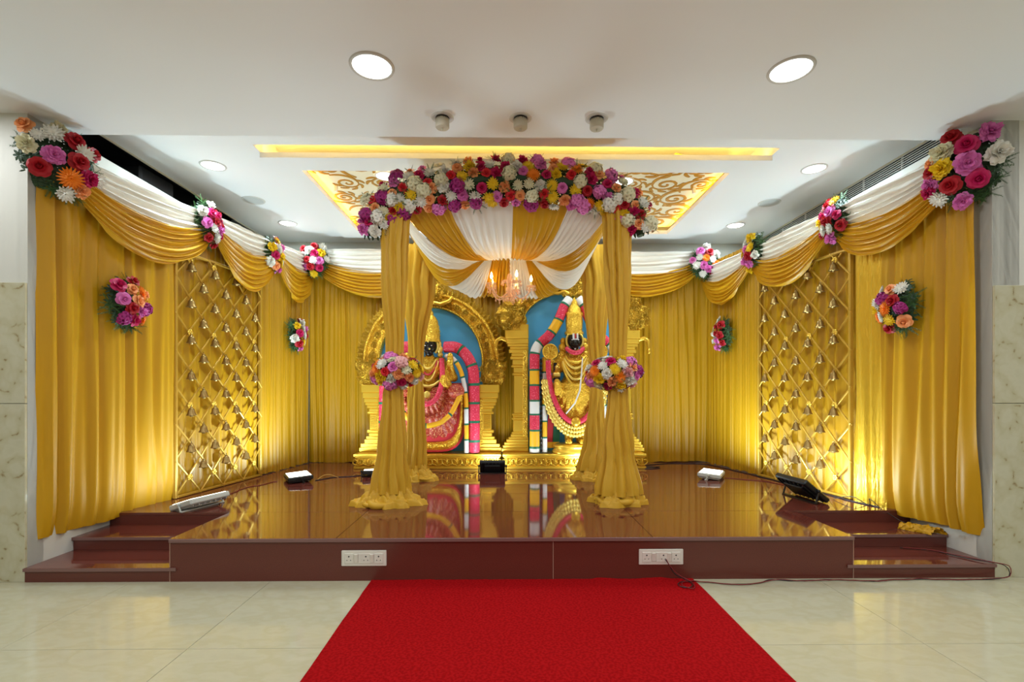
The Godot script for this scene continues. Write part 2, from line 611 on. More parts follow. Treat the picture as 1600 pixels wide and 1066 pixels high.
	for k in 3:
		var o := thing("ceiling_nozzle", "beige cylindrical ceiling nozzle near the ceiling edge, %s of three" % word[k], "nozzle", P([-0.455, 0.108, 0.66][k], CEIL, 3.56), "ceiling nozzles in a row")
		g = Geo.new()
		g.lathe([Vector2(0.052, -0.001), Vector2(0.075, -0.006), Vector2(0.083, 0.0)], 28)
		put(g, "flange", M.trim_white, o)
		g = Geo.new()
		g.lathe([Vector2(0.05, -0.002), Vector2(0.05, -0.02)], 24)
		put(g, "gap", M.hole_dark, o)
		g = Geo.new()
		g.lathe([Vector2(0.001, -0.075), Vector2(0.044, -0.075), Vector2(0.05, -0.068), Vector2(0.05, -0.012), Vector2(0.001, -0.012)], 28)
		put(g, "body", M.nozzle_beige, o)
		g = Geo.new()
		g.lathe([Vector2(0.001, -0.092), Vector2(0.006, -0.09), Vector2(0.006, -0.075)], 10)
		put(g, "tip", M.nozzle_beige, o)
	for s in [[-2.93, 5.77, "left"], [3.11, 5.77, "right"]]:
		var o := thing("ceiling_speaker", "flat round grey speaker grille in %s side of alcove ceiling" % s[2], "speaker", P(s[0], ALC, s[1]), "round ceiling speakers")
		g = Geo.new()
		g.lathe([Vector2(0.105, -0.004), Vector2(0.118, -0.01), Vector2(0.125, 0.0)], 32)
		put(g, "rim", M.trim_white, o)
		g = Geo.new()
		g.lathe([Vector2(0.001, -0.006), Vector2(0.105, -0.004)], 32)
		put(g, "mesh_cover", M.speaker_grey, o)

func ceiling_panel(o0: Vector2, o1: Vector2, y: float) -> void:
	var c := (o0 + o1) / 2
	var w := o1.x - o0.x + 0.1
	var h := o1.y - o0.y + 0.1
	var o := thing("ceiling_panel", "cream ceiling panel covered in gold scrollwork inside the hanging frame", "panel", P(c.x, y, c.y))
	var g := Geo.new()
	g.box(Vector3(0, 0.01, 0), Vector3(w, 0.02, h))
	put(g, "board", M.panel_cream, o)
	rng.seed = 41
	# one scroll: a tapering spiral with leaves along its back
	var kinds := []
	for k in 3:
		g = Geo.new()
		ribbon(g, spiral(Vector2(0, 0), 0.15, 1.6 + 0.25 * k, 1.0), 0.017)
		for j in 5:
			var a := -0.4 + j * 0.75
			var p := Vector2(cos(a), sin(a)) * (0.15 - j * 0.008)
			var q := p + Vector2(cos(a + 0.9), sin(a + 0.9)) * 0.085
			var q2 := q + Vector2(cos(a + 1.9), sin(a + 1.9)) * 0.05
			ribbon(g, bend(p, p + Vector2(cos(a), sin(a)) * 0.05, q, q2), 0.02)
		ribbon(g, bend(Vector2(0.15, 0), Vector2(0.17, -0.16), Vector2(0.05, -0.27), Vector2(-0.12, -0.25)), 0.022)
		kinds.append(g.mesh())
	var n := 0
	for i in 11:
		for j in 5:
			var p := Vector3(-w / 2 + 0.22 + i * (w - 0.44) / 10.0 + (0.1 if j % 2 else -0.06), -0.001, -h / 2 + 0.2 + j * (h - 0.4) / 4.0)
			var b := Basis(Vector3.UP, rng.randf() * TAU)
			if n % 2:
				b = b * Basis.from_scale(Vector3(-1, 1, 1))
			put(kinds[n % 3], "scroll", M.scroll_gold, o, p, b * Basis.from_scale(Vector3(1.0, 1.0, 1.0) * rng.randf_range(0.8, 1.15)))
			n += 1
	for s in [[1.28, 5.35, "right of the flower arch"], [-1.27, 5.25, "just above the left end of the flower arch"], [-1.17, 6.35, "seen below the left end of the flower arch"], [1.28, 6.35, "hidden behind the right end of the flower arch"]]:
		downlight(P(s[0], y - 0.006, s[1]), "round downlight in scrollwork panel, " + s[2], 1.1, 0.1, DAY)

func spiral(c: Vector2, r: float, turns: float, hand: float) -> Array:
	var out := []
	for k in 22:
		var f := k / 21.0
		var a := f * turns * TAU
		out.append(c + Vector2(cos(a), sin(a) * hand) * r * pow(1.0 - f, 0.8))
	return out

func bend(a: Vector2, b: Vector2, c: Vector2, d: Vector2) -> Array:
	var out := []
	for k in 9:
		var t := k / 8.0
		out.append(a.bezier_interpolate(b, c, d, t))
	return out

# a flat strip that tapers to both ends, 5 mm thick, lying below y = 0
func ribbon(g: Geo, pts: Array, w: float) -> void:
	var n := pts.size()
	var up := []
	var lo := []
	for k in n:
		var dir: Vector2 = (pts[mini(k + 1, n - 1)] - pts[maxi(k - 1, 0)]).normalized()
		var side := Vector2(-dir.y, dir.x) * w * (0.25 + 0.75 * sin(PI * (0.08 + 0.84 * k / (n - 1))))
		up.append(pts[k] + side)
		lo.append(pts[k] - side)
	for k in n - 1:
		var y := -0.006
		var a := Vector3(up[k].x, y, up[k].y)
		var b := Vector3(up[k + 1].x, y, up[k + 1].y)
		var c := Vector3(lo[k + 1].x, y, lo[k + 1].y)
		var d := Vector3(lo[k].x, y, lo[k].y)
		g.poly([d, c, b, a])
		var z := Vector3(0, 0.006, 0)
		g.poly([a, b, b + z, a + z])
		g.poly([d + z, c + z, c, d])

func stage() -> void:
	var g: Geo
	var o := thing("stage", "polished red granite stage with two low steps at each side", "stage")
	g = Geo.new()
	g.box(P(0.075, 0.13, 5.84), Vector3(6.9, 0.26, 3.06))
	g.box(P(0.065, 0.13, 3.9), Vector3(4.8, 0.26, 0.7))
	put(g, "core", M.joint_filler, o)
	# floor slabs
	var xs := [XL + 0.001, -1.2, 1.05, XR - 0.001]
	var ds := [4.26, 5.0, 6.2, 7.4]
	for i in 3:
		for j in 3:
			g = Geo.new()
			g.bevel_box(P((xs[i] + xs[i + 1]) / 2, TOP - 0.0125, (ds[j] + ds[j + 1]) / 2), Vector3(xs[i + 1] - xs[i] - 0.0035, 0.025, ds[j + 1] - ds[j] - 0.0035), 0.0015)
			put(g, "floor_slab", M.granite, o)
	xs = [-2.37, -1.2, 1.05, 2.5]
	for i in 3:
		g = Geo.new()
		g.bevel_box(P((xs[i] + xs[i + 1]) / 2, TOP - 0.0125, 3.88), Vector3(xs[i + 1] - xs[i] - 0.0035, 0.025, 0.757), 0.0015)
		put(g, "floor_slab", M.granite, o)
	g = Geo.new()
	g.bevel_box(P(0.065, TOP - 0.014, 3.499), Vector3(4.872, 0.026, 0.006), 0.002)
	put(g, "nosing", M.granite_edge, o)
	# front faces
	for s in [[-2.37, 0.338], [0.342, 2.5]]:
		g = Geo.new()
		g.bevel_box(P((s[0] + s[1]) / 2, 0.14, 3.53), Vector3(s[1] - s[0], 0.28, 0.03), 0.001)
		put(g, "front_panel", M.granite_face, o)
	for x in [-2.372, 0.34, 2.503]:
		g = Geo.new()
		g.box(P(x, 0.14, 3.514), Vector3(0.004, 0.278, 0.004))
		put(g, "joint", M.joint_filler, o)
	for x in [-2.362, 2.492]:
		g = Geo.new()
		g.box(P(x, 0.14, 3.9), Vector3(0.016, 0.28, 0.72))
		put(g, "side_panel", M.granite_face, o)
	# steps in the two front corners
	for s in [[XL + 0.001, -2.325], [2.455, XR - 0.001]]:
		var cx: float = (s[0] + s[1]) / 2
		var w: float = s[1] - s[0]
		var cut := 0.045
		var w2 := w - cut
		var cx2 := cx + (-cut / 2 if cx < 0 else cut / 2)
		for st in [[0.102, 3.515, 3.93, cx, w], [0.205, 3.905, 4.29, cx2, w2]]:
			g = Geo.new()
			g.bevel_box(P(st[3], st[0] - 0.012, (st[1] + st[2]) / 2 - 0.005), Vector3(st[4], 0.024, st[2] - st[1] + 0.01), 0.003)
			put(g, "tread", M.granite, o)
			g = Geo.new()
			g.box(P(st[3], st[0] - 0.012, st[1] - 0.011), Vector3(st[4], 0.022, 0.004))
			put(g, "nosing", M.granite_edge, o)
			g = Geo.new()
			g.box(P(st[3], st[0] - 0.063, st[1] + 0.012), Vector3(st[4] - 0.004, 0.078, 0.02))
			put(g, "riser", M.granite_face, o)
		g = Geo.new()
		g.box(P(cx2, 0.245, 4.275), Vector3(w2, 0.08, 0.02))
		put(g, "riser", M.granite_face, o)
		g = Geo.new()
		g.box(P(cx, 0.045, 3.9), Vector3(w - 0.01, 0.08, 0.72))
		g.box(P(cx2, 0.13, 4.1), Vector3(w2 - 0.01, 0.13, 0.35))
		put(g, "step_core", M.grout, o)
	# red carpet: a thin runner, slightly uneven
	g = Geo.new()
	var nz := FastNoiseLite.new()
	nz.seed = 9
	nz.frequency = 0.9
	g.grid(60, 90, func(u: float, v: float):
		var d := lerpf(3.51, -1.5, v)
		return P(lerpf(-0.95, 1.34, u) + 0.006 * nz.get_noise_2d(d * 2.0, 5.0 if u < 0.5 else 50.0), 0.009 + 0.003 * nz.get_noise_2d(u * 6, d * 2) + 0.03 * exp(-maxf(0.0, 3.51 - d) * 60.0) * maxf(0.0, nz.get_noise_2d(u * 5.0, 7.0)), d))
	g.box(P(0.195, 0.003, 1.0), Vector3(2.28, 0.006, 5.0))
	tag(put(g, "carpet", M.carpet_red), "red carpet runner leading up to the stage front", "carpet")
	for s in [[-1.004, "left"], [1.112, "right, with two wires pushed into it"]]:
		socket_plate(P(s[0], 0.163, 3.515), "white switch and socket plate on the stage front, " + s[1])

func socket_plate(at: Vector3, label: String) -> void:
	var o := thing("socket_plate", label, "socket", at, "socket plates on the stage front")
	var g := Geo.new()
	g.bevel_box(Vector3(0, 0, 0.004), Vector3(0.318, 0.112, 0.012), 0.004)
	put(g, "frame", M.plate_white, o)
	for x in [-0.105, 0.015, 0.105]:
		g = Geo.new()
		g.bevel_box(Vector3(x, 0, 0.011), Vector3(0.062, 0.072, 0.006), 0.002)
		var s := put(g, "socket", M.plate_white, o)
		g = Geo.new()
		g.lathe([Vector2(0.0055, 0.0), Vector2(0.001, 0.0)], 10, Vector3(x, 0.014, 0.0147), Basis(Vector3.RIGHT, PI / 2))
		g.lathe([Vector2(0.0035, 0.0), Vector2(0.001, 0.0)], 10, Vector3(x - 0.013, -0.012, 0.0147), Basis(Vector3.RIGHT, PI / 2))
		g.lathe([Vector2(0.0035, 0.0), Vector2(0.001, 0.0)], 10, Vector3(x + 0.013, -0.012, 0.0147), Basis(Vector3.RIGHT, PI / 2))
		put(g, "pin_holes", M.hole_dark, s)
	for x in [-0.055, 0.056]:
		g = Geo.new()
		g.bevel_box(Vector3(x, 0, 0.013), Vector3(0.028, 0.066, 0.01), 0.003, Basis(Vector3.RIGHT, 0.12))
		put(g, "switch", M.plate_white, o)
	g = Geo.new()
	g.bevel_box(Vector3(-0.025, 0, 0.011), Vector3(0.028, 0.07, 0.006), 0.002)
	put(g, "blank", M.plate_white, o)

# the two drape lines, at the left and right side of the alcove, as points on the floor plan (x, depth)
const LA := Vector2(-3.37, 3.60)
const LB := Vector2(-2.85, 7.18)
const RA := Vector2(3.50, 3.60)
const RB := Vector2(2.94, 7.15)

func on(a: Vector2, b: Vector2, t: float) -> Vector2:
	return a.lerp(b, t)

# hanging pleated cloth between two plan points; inward is the side that the room sees
func curtain(called: String, label: String, a: Vector2, b: Vector2, y0: float, y1: float, inward: Vector2, m: Material, folds: float, deep: float, sd: int, tuck := 0.0) -> void:
	var n := FastNoiseLite.new()
	n.seed = sd
	n.frequency = 1.0
	n.fractal_type = FastNoiseLite.FRACTAL_NONE
	var length := a.distance_to(b)
	var nu := int(length * folds * 14.0)
	var f := func(u: float, v: float) -> Vector3:
		var y := lerpf(y1, y0, v)
		var s := u * length * folds
		var wander := 0.55 * n.get_noise_2d(s * 0.55, v * 0.5) + 0.10 * sin(v * 5.0 + s) * v
		var ph := s + wander
		var tri_wave := sin(ph * TAU) + 0.35 * sin(ph * TAU * 2.0 + 1.0 + 2.0 * n.get_noise_1d(s * 0.3))
		var amp := deep * (0.55 + 0.9 * absf(n.get_noise_2d(s * 0.4 + 40.0, v * 0.3)))
		var off := amp * tri_wave + deep * 0.6 * n.get_noise_2d(s * 2.6, v * 1.2 + 9.0)
		var bottom := y
		if v > 0.999:
			bottom -= 0.012 * n.get_noise_1d(s * 0.5 + 20.0)
		if tuck > 0.0:
			off -= tuck * pow(clampf((v - 0.9) / 0.1, 0.0, 1.0), 2.0)
		var p := a.lerp(b, u) + inward * off
		return P(p.x, bottom, p.y)
	var g := Geo.new()
	var left := (b - a).cross(inward) > 0.0
	g.grid(nu, 26, f, false, left)
	tag(put(g, called, m), label, "curtain")

# a swag of two cloths, white above gold, gathered at both ends
func swag(label: String, a: Vector3, b: Vector3, inward: Vector3, white_sag: float, gold_sag: float, sd: int, group: String) -> void:
	var o := thing("swag", label, "drape", Vector3.ZERO, group)
	var n := FastNoiseLite.new()
	n.seed = sd
	n.frequency = 1.0
	for part in 2:
		var top_sag := 0.02 if part == 0 else white_sag + 0.0
		var low_sag := white_sag if part == 0 else gold_sag
		var top_end := 0.0 if part == 0 else 0.075
		var low_end := 0.11 if part == 0 else 0.19
		var count := 5.0 if part == 0 else 7.0
		var out := 0.05 if part == 0 else 0.055
		var f := func(u: float, v: float) -> Vector3:
			var c := 4.0 * u * (1.0 - u)
			var arch := pow(c, 0.85)
			var w := v + 0.03 * n.get_noise_2d(v * 3.0, u * 0.8)
			var y := lerpf(top_end + top_sag * arch, low_end + low_sag * arch, w)
			# folds follow the swag; they fan apart towards the middle
			var ph := w * count * (0.85 + 0.15 * c) + 0.55 * n.get_noise_2d(u * 0.9, v * 1.6) + 0.8 * (u - 0.5) * (0.5 - v)
			var fold := absf(sin(ph * PI))
			fold = pow(fold, 0.9)
			var amp := lerpf(0.022, 0.042, sqrt(c))
			var p := a.lerp(b, u) - Vector3.UP * (y + 0.012 * sin(ph * TAU) * sqrt(c))
			return p + inward * (out + amp * fold + 0.05 * c * (1.0 - 0.4 * v) + 0.02 * n.get_noise_2d(u * 1.2 + 7.0, v * 1.5))
		var g := Geo.new()
		g.grid(48, 72, f, false, inward.cross(b - a).y < 0.0)
		put(g, "white_drape" if part == 0 else "gold_drape", M.satin_white if part == 0 else M.satin_gold, o)

func drapes() -> void:
	var li := Vector2(1, 0.145).normalized()
	var ri := Vector2(-1, 0.158).normalized()
	var bi := Vector2(0, -1)
	curtain("curtain", "long sheer gold curtain at the front of the left side, hanging over the steps", on(LA, LB, 0.0), on(LA, LB, 0.332), 0.272, 3.0, li, M.curtain_gold, 5.5, 0.021, 3, 0.03)
	curtain("curtain", "pale gold curtain behind the left bell lattice", on(LA, LB, 0.32) - li * 0.035, on(LA, LB, 0.705) - li * 0.035, 0.315, 3.14, li, M.curtain_rear, 6.0, 0.014, 4)
	curtain("curtain", "narrow pleated gold curtain between left bell lattice and back corner", on(LA, LB, 0.697), on(LA, LB, 1.0), 0.315, 3.2, li, M.curtain_rear, 15.0, 0.011, 5)
	curtain("curtain", "wide pleated gold backdrop curtain behind the two shrines", Vector2(-2.86, 7.2), Vector2(2.95, 7.17), 0.315, 3.3, bi, M.curtain_rear, 7.0, 0.014, 6)
	curtain("curtain", "narrow smooth gold curtain between right bell lattice and back corner", on(RA, RB, 0.686), on(RA, RB, 1.0), 0.315, 3.2, ri, M.curtain_rear, 12.0, 0.008, 7)
	curtain("curtain", "gold curtain behind the right bell lattice", on(RA, RB, 0.295) - ri * 0.035, on(RA, RB, 0.70) - ri * 0.035, 0.315, 3.14, ri, M.curtain_rear, 6.0, 0.014, 8)
	curtain("curtain", "narrow strip of crinkled shiny gold tissue beside the right bell lattice", on(RA, RB, 0.207), on(RA, RB, 0.298), 0.30, 3.14, ri, M.tissue_gold, 9.0, 0.012, 9)
	curtain("curtain", "long sheer gold curtain at the front of the right side, hanging over the steps", on(RA, RB, 0.0), on(RA, RB, 0.215), 0.272, 3.0, ri, M.curtain_gold, 5.5, 0.021, 10, 0.03)
	var l3 := Vector3(li.x, 0, -li.y)
	var r3 := Vector3(ri.x, 0, -ri.y)
	var side := [[0.03, 3.13], [0.45, 3.2], [0.756, 3.23], [1.0, 3.28]]
	var names := ["front", "middle", "rear"]
	for k in 3:
		var a := on(LA, LB, side[k][0])
		var b := on(LA, LB, side[k + 1][0])
		swag("white and gold satin swag at the %s of the left side" % names[k], P(a.x, side[k][1], a.y), P(b.x, side[k + 1][1], b.y), l3, 0.2, [0.46, 0.5, 0.5][k], 20 + k, "satin swags along the left side")
	side = [[0.016, 3.19], [0.352, 3.14], [0.696, 3.12], [1.0, 3.14]]
	for k in 3:
		var a := on(RA, RB, side[k][0])
		var b := on(RA, RB, side[k + 1][0])
		swag("white and gold satin swag at the %s of the right side" % names[k], P(a.x, side[k][1], a.y), P(b.x, side[k + 1][1], b.y), r3, 0.2, [0.42, 0.42, 0.42][k], 30 + k, "satin swags along the right side")
	var xs := [-2.78, -0.9, 0.98, 2.88]
	for k in 3:
		swag("wide white and gold satin swag on the back wall, %s" % ["left of the canopy", "hidden behind the canopy", "right of the canopy"][k], P(xs[k], 3.37, 7.14), P(xs[k + 1], 3.37, 7.14), Vector3(0, 0, 1), 0.27, 0.50, 40 + k, "satin swags along the back wall")

func lattice(a: Vector2, b: Vector2, inward: Vector2, which: String) -> void:
	# local axes: x along the panel from its front end, y up, z into the room
	var x3 := Vector3(b.x - a.x, 0, -(b.y - a.y)).normalized()
	var z3 := Vector3(inward.x, 0, -inward.y)
	if x3.cross(Vector3.UP).dot(z3) < 0.0:
		var s := a
		a = b
		b = s
		x3 = -x3
	var length := a.distance_to(b)
	var basis3 := Basis(x3, Vector3.UP, z3)
	var base := P(a.x, TOP + 0.004, a.y)
	var o := thing("bell_lattice", "tall gold diamond lattice panel hung with bells on the %s side" % which, "lattice", base, "bell lattice panels", basis3)
	var high := 2.42
	var g := Geo.new()
	for s in [[0.012, 0.0], [length - 0.012, 0.0]]:
		g = Geo.new()
		g.bevel_box(Vector3(s[0], high / 2, 0.01), Vector3(0.026, high, 0.035), 0.004)
		put(g, "frame_bar", M.lattice_gold, o)
	for y in [0.012, high - 0.012]:
		g = Geo.new()
		g.bevel_box(Vector3(length / 2, y, 0.01), Vector3(length - 0.05, 0.024, 0.035), 0.004)
		put(g, "frame_bar", M.lattice_gold, o)
	var cw := length / 4.0
	var ch := 0.36
	for hand in [1.0, -1.0]:
		for m in range(-1, 12):
			# line y / ch + hand * x / cw = k, clipped to the panel
			var k: float = m if hand > 0 else m - 4.0
			var ends := []
			for x in [0.0, length]:
				var y: float = (k - hand * x / cw) * ch
				if y >= -1e-6 and y <= high:
					ends.append(Vector2(x, y))
			for y in [0.0, high]:
				var x: float = (k - y / ch) * cw * hand
				if x > 1e-6 and x < length - 1e-6:
					ends.append(Vector2(x, y))
			if ends.size() < 2 or ends[0].distance_to(ends[1]) < 0.1:
				continue
			var mid: Vector2 = (ends[0] + ends[1]) / 2
			var dir: Vector2 = (ends[1] - ends[0]).normalized()
			g = Geo.new()
			g.bevel_box(Vector3(mid.x, mid.y, 0.024 if hand > 0 else 0.012), Vector3(ends[0].distance_to(ends[1]), 0.017, 0.012), 0.003, Basis(Vector3(0, 0, 1), dir.angle()))
			put(g, "strip", M.lattice_gold, o)
	# rosettes on every second row
	g = Geo.new()
	for p in 6:
		var an := TAU * p / 6
		g.ball(Vector3(cos(an) * 0.02, sin(an) * 0.02, 0.0), Vector3(0.014, 0.014, 0.009), 8, 5)
	g.ball(Vector3(0, 0, 0.006), Vector3(0.012, 0.012, 0.009), 8, 5)
	var rosette := g.mesh()
	for i in 4:
		for k in 4:
			put(rosette, "rosette", M.gold_bright, o, Vector3((i + 0.5) * cw, 0.18 + 0.72 * k, 0.036))
	# bells: one hangs from every crossing above the lowest rows
	g = Geo.new()
	g.lathe([Vector2(0.001, -0.098), Vector2(0.012, -0.097), Vector2(0.012, -0.086), Vector2(0.026, -0.083), Vector2(0.036, -0.088), Vector2(0.0365, -0.083), Vector2(0.029, -0.07), Vector2(0.0245, -0.05), Vector2(0.022, -0.036), Vector2(0.013, -0.026), Vector2(0.009, -0.022), Vector2(0.011, -0.017), Vector2(0.006, -0.012), Vector2(0.001, -0.010)], 14)
	var loop := []
	for k in 9:
		var an := TAU * k / 8
		loop.append(Vector3(cos(an) * 0.008, -0.004 + sin(an) * 0.009, 0))
	g.tube(loop, 0.0022, 5, false)
	var bell := g.mesh()
	var ord := ["lowest", "second", "third", "fourth", "fifth", "sixth", "seventh", "eighth", "ninth", "tenth", "eleventh", "twelfth", "thirteenth"]
	var row := 0
	for r in range(2, 14):
		var y := 0.18 * r
		if y > high - 0.05:
			break
		var cols := [0.5, 1.5, 2.5, 3.5] if r % 2 else [1.0, 2.0, 3.0]
		for c in cols.size():
			var b3 := put(bell, "brass_bell", M.brass, null, base + basis3 * Vector3(cols[c] * cw, y - 0.006, 0.047), basis3 * Basis(Vector3.UP, rng.randf()) * Basis.from_scale(Vector3.ONE * 1.15))
			var from_front: int = c if which == "right" else cols.size() - 1 - c
			from_front = cols.size() - 1 - c if x3.z > 0.0 else c
			tag(b3, "small brass bell on %s lattice, %s row from the bottom, %s from the front" % [which, ord[row], ["first", "second", "third", "fourth"][from_front]], "bell", "brass bells on the %s lattice" % which)
		row += 1

# ---- flowers -------------------------------------------------------------
var blooms := {}

# one petal as a small bent sheet, rooted at r0 and rising with tilt; it goes into g round the y axis
func petal(g: Geo, turn: float, r0: float, y0: float, length: float, width: float, tilt: float, cup: float, curl: float, broad := false) -> void:
	var b := Basis(Vector3.UP, turn)
	g.grid(4 if broad else 2, 4 if broad else 3, func(u: float, v: float):
		var w := (u - 0.5) * 2.0
		var s := sin(PI * (0.18 + 0.72 * v)) * width
		if broad:
			s = width * (lerpf(0.4, 1.0, smoothstep(0.0, 0.65, v)) if v < 0.65 else sqrt(maxf(0.0, 1.0 - pow((v - 0.65) / 0.4, 2.0))))
		var a := tilt - curl * v
		# a broad petal keeps its distance from the middle as it widens, so that it wraps round
		var wrap := w * s / maxf(r0 + length * v, 0.05) if broad else 0.0
		var out := r0 + length * v * cos(a)
		var up := y0 + length * v * sin(a) + cup * w * w * width * v
		if broad:
			return b * Vector3(out * cos(wrap), up, (out + 0.12) * sin(wrap))
		return b * Vector3(out, up, w * s))

func bloom_meshes() -> void:
	rng.seed = 77
	var g := Geo.new()
	for ring in [[5, 0.15, 0.0, 0.86, 0.66, 0.42, 0.10, 0.7], [5, 0.15, 0.08, 0.7, 0.58, 0.85, 0.06, 0.5], [4, 0.17, 0.10, 0.6, 0.5, 1.2, 0.03, 0.2], [4, 0.2, 0.12, 0.58, 0.42, 1.5, 0.0, -0.2], [3, 0.15, 0.14, 0.58, 0.3, 1.6, 0.0, -0.35], [2, 0.07, 0.16, 0.56, 0.2, 1.6, 0.0, -0.3]]:
		for k in ring[0]:
			petal(g, TAU * k / ring[0] + ring[2] * 9.0, ring[1], ring[2], ring[3], ring[4], ring[5] + rng.randf_range(-0.08, 0.08), ring[6], ring[7], true)
	blooms.rose = g.mesh()
	g = Geo.new()
	for ring in [[15, 0.1, 0.1, 0.92, 0.16, 0.1, -0.2], [14, 0.08, 0.16, 0.8, 0.15, 0.5, 0.2], [11, 0.06, 0.2, 0.62, 0.13, 0.9, 0.5], [8, 0.03, 0.24, 0.48, 0.11, 1.25, 0.6]]:
		for k in ring[0]:
			petal(g, TAU * k / ring[0] + ring[2] * 7.0 + rng.randf() * 0.2, ring[1], ring[2], ring[3] * rng.randf_range(0.85, 1.1), ring[4], ring[5], 0.5, ring[6])
	blooms.mum = g.mesh()
	g = Geo.new()
	for ring in [[20, 0.1, 0.05, 0.98, 0.11, 0.05, 0.0], [18, 0.08, 0.12, 0.86, 0.1, 0.32, 0.1], [14, 0.06, 0.17, 0.6, 0.09, 0.6, 0.1], [9, 0.03, 0.2, 0.35, 0.07, 1.0, 0.2]]:
		for k in ring[0]:
			petal(g, TAU * k / ring[0] + ring[2] * 5.0, ring[1], ring[2], ring[3], ring[4], ring[5], 0.6, ring[6])
	blooms.daisy = g.mesh()
	g = Geo.new()
	for k in 5:
		var count: int = [11, 10, 9, 7, 4][k]
		for r in count:
			var tilt := 0.05 + 0.36 * k
			petal(g, TAU * r / count + k * 0.9 + rng.randf() * 0.3, 0.06, 0.02 + 0.07 * k, (0.96 - 0.12 * k) * rng.randf_range(0.85, 1.1), 0.34, tilt + rng.randf_range(-0.12, 0.12), rng.randf_range(-0.9, 0.9), rng.randf_range(-0.3, 0.5), true)
	blooms.carnation = g.mesh()
	# a cluster of small four-petalled florets on a dome
	g = Geo.new()
	for k in 20:
		var f := (k + 0.5) / 20.0
		var an := k * 2.399963
		var up := 1.0 - 0.95 * f
		var rad := sqrt(1.0 - up * up)
		var dir := Vector3(cos(an) * rad, up, sin(an) * rad)
		var x := dir.cross(Vector3(0.3, 0.2, 1)).normalized()
		var fl := Basis(x, dir, x.cross(dir)) * Basis(Vector3.UP, rng.randf() * TAU) * Basis(Vector3.RIGHT, rng.randf_range(-0.45, 0.45))
		var c := dir * rng.randf_range(0.62, 0.9)
		for p in 4:
			var q := fl * Basis(Vector3.UP, TAU * p / 4)
			g.grid(2, 3, func(u: float, v: float): return c + q * Vector3(0.03 + 0.36 * v, 0.16 * sin(v * 2.6) - 0.10 * absf(u - 0.5), (u - 0.5) * 0.52 * sin(PI * (0.16 + 0.66 * v))))
	blooms.cluster = g.mesh()
	# a bud head of a dark leafy filler, and fern sprays
	g = Geo.new()
	for s in 7:
		var an := TAU * s / 7 + rng.randf() * 0.5
		var tilt := rng.randf_range(0.25, 1.0)
		var dir := Vector3(cos(an) * cos(tilt), sin(tilt), sin(an) * cos(tilt))
		var side := dir.cross(Vector3.UP).normalized()
		var path := []
		for k in 5:
			path.append(dir * (k * 0.25) + Vector3.DOWN * 0.10 * pow(k * 0.25, 2.0))
		g.tube(path, 0.012, 3, false)
		for k in range(1, 5):
			for h in [-1.0, 1.0]:
				for j in 3:
					var root: Vector3 = path[k] - dir * (0.08 * j)
					var tip: Vector3 = root + side * h * (0.2 - 0.03 * k) + dir * 0.1 + Vector3.UP * rng.randf_range(-0.05, 0.06)
					var w := dir * 0.028
					g.poly([root - w, root + w, tip])
	blooms.fern = g.mesh()
	g = Geo.new()
	for s in 8:
		petal(g, TAU * s / 8, 0.05, -0.1, 1.15, 0.24, rng.randf_range(0.1, 0.6), 0.5, 0.5)
	blooms.leaves = g.mesh()

const BLOOM_COLOURS := {
	"rose": ["red", "magenta", "pink", "peach", "peach", "coral", "peach"],
	"mum": ["white", "yellow", "cream", "yellow", "white"],
	"daisy": ["orange", "yellow", "orange", "white"],
	"carnation": ["yellow", "pink", "white", "peach", "magenta", "yellow"],
	"cluster": ["pink", "purple", "cream", "pink", "purple", "white"],
}

const BALL_COLOURS := {
	"rose": ["magenta", "red", "peach", "pink", "coral", "magenta"],
	"mum": ["white", "yellow", "cream"],
	"daisy": ["orange", "yellow"],
	"carnation": ["yellow", "peach", "white", "blush", "yellow"],
	"cluster": ["purple", "pink", "purple", "pink", "blush"],
}

func bloom(o: Node, kind: String, colour: String, at: Vector3, up: Vector3, r: float) -> void:
	var x := up.cross(Vector3(0.31, 0.2, 0.93)).normalized()
	var b := Basis(x, up, x.cross(up)) * Basis(Vector3.UP, rng.randf() * TAU) * Basis.from_scale(Vector3.ONE * r)
	put(blooms[kind], {"rose": "rose", "mum": "chrysanthemum", "daisy": "gerbera", "carnation": "carnation", "cluster": "hydrangea"}[kind], M["petal_" + colour], o, at, b)

# leaves under the blooms and fern sprays between them, joined into one part each
func greenery(o: Node, spots: Array, r: float, ferns: Array, fern_size: float) -> void:
	var mm := MultiMesh.new()
	mm.transform_format = MultiMesh.TRANSFORM_3D
	mm.mesh = blooms.leaves
	mm.instance_count = spots.size()
	for k in spots.size():
		var up: Vector3 = spots[k][1]
		var x := up.cross(Vector3(0.31, 0.2, 0.93)).normalized()
		mm.set_instance_transform(k, Transform3D(Basis(x, up, x.cross(up)) * Basis(Vector3.UP, rng.randf() * TAU) * Basis.from_scale(Vector3.ONE * r * rng.randf_range(0.9, 1.4)), spots[k][0] - up * r * 0.45))
	var a := MultiMeshInstance3D.new()
	a.multimesh = mm
	a.name = "leaves"
	a.material_override = M.leaf_dark
	a.set_meta("kind", "stuff")
	o.add_child(a, true)
	var m2 := MultiMesh.new()
	m2.transform_format = MultiMesh.TRANSFORM_3D
	m2.mesh = blooms.fern
	m2.instance_count = ferns.size()
	for k in ferns.size():
		var up: Vector3 = ferns[k][1]
		var x := up.cross(Vector3(0.31, 0.2, 0.93)).normalized()
		m2.set_instance_transform(k, Transform3D(Basis(x, up, x.cross(up)) * Basis(Vector3.UP, rng.randf() * TAU) * Basis.from_scale(Vector3.ONE * fern_size * rng.randf_range(0.7, 1.2)), ferns[k][0]))
	var c := MultiMeshInstance3D.new()
	c.multimesh = m2
	c.name = "fern_sprays"
	c.material_override = M.leaf_green
	c.set_meta("kind", "stuff")
	o.add_child(c, true)

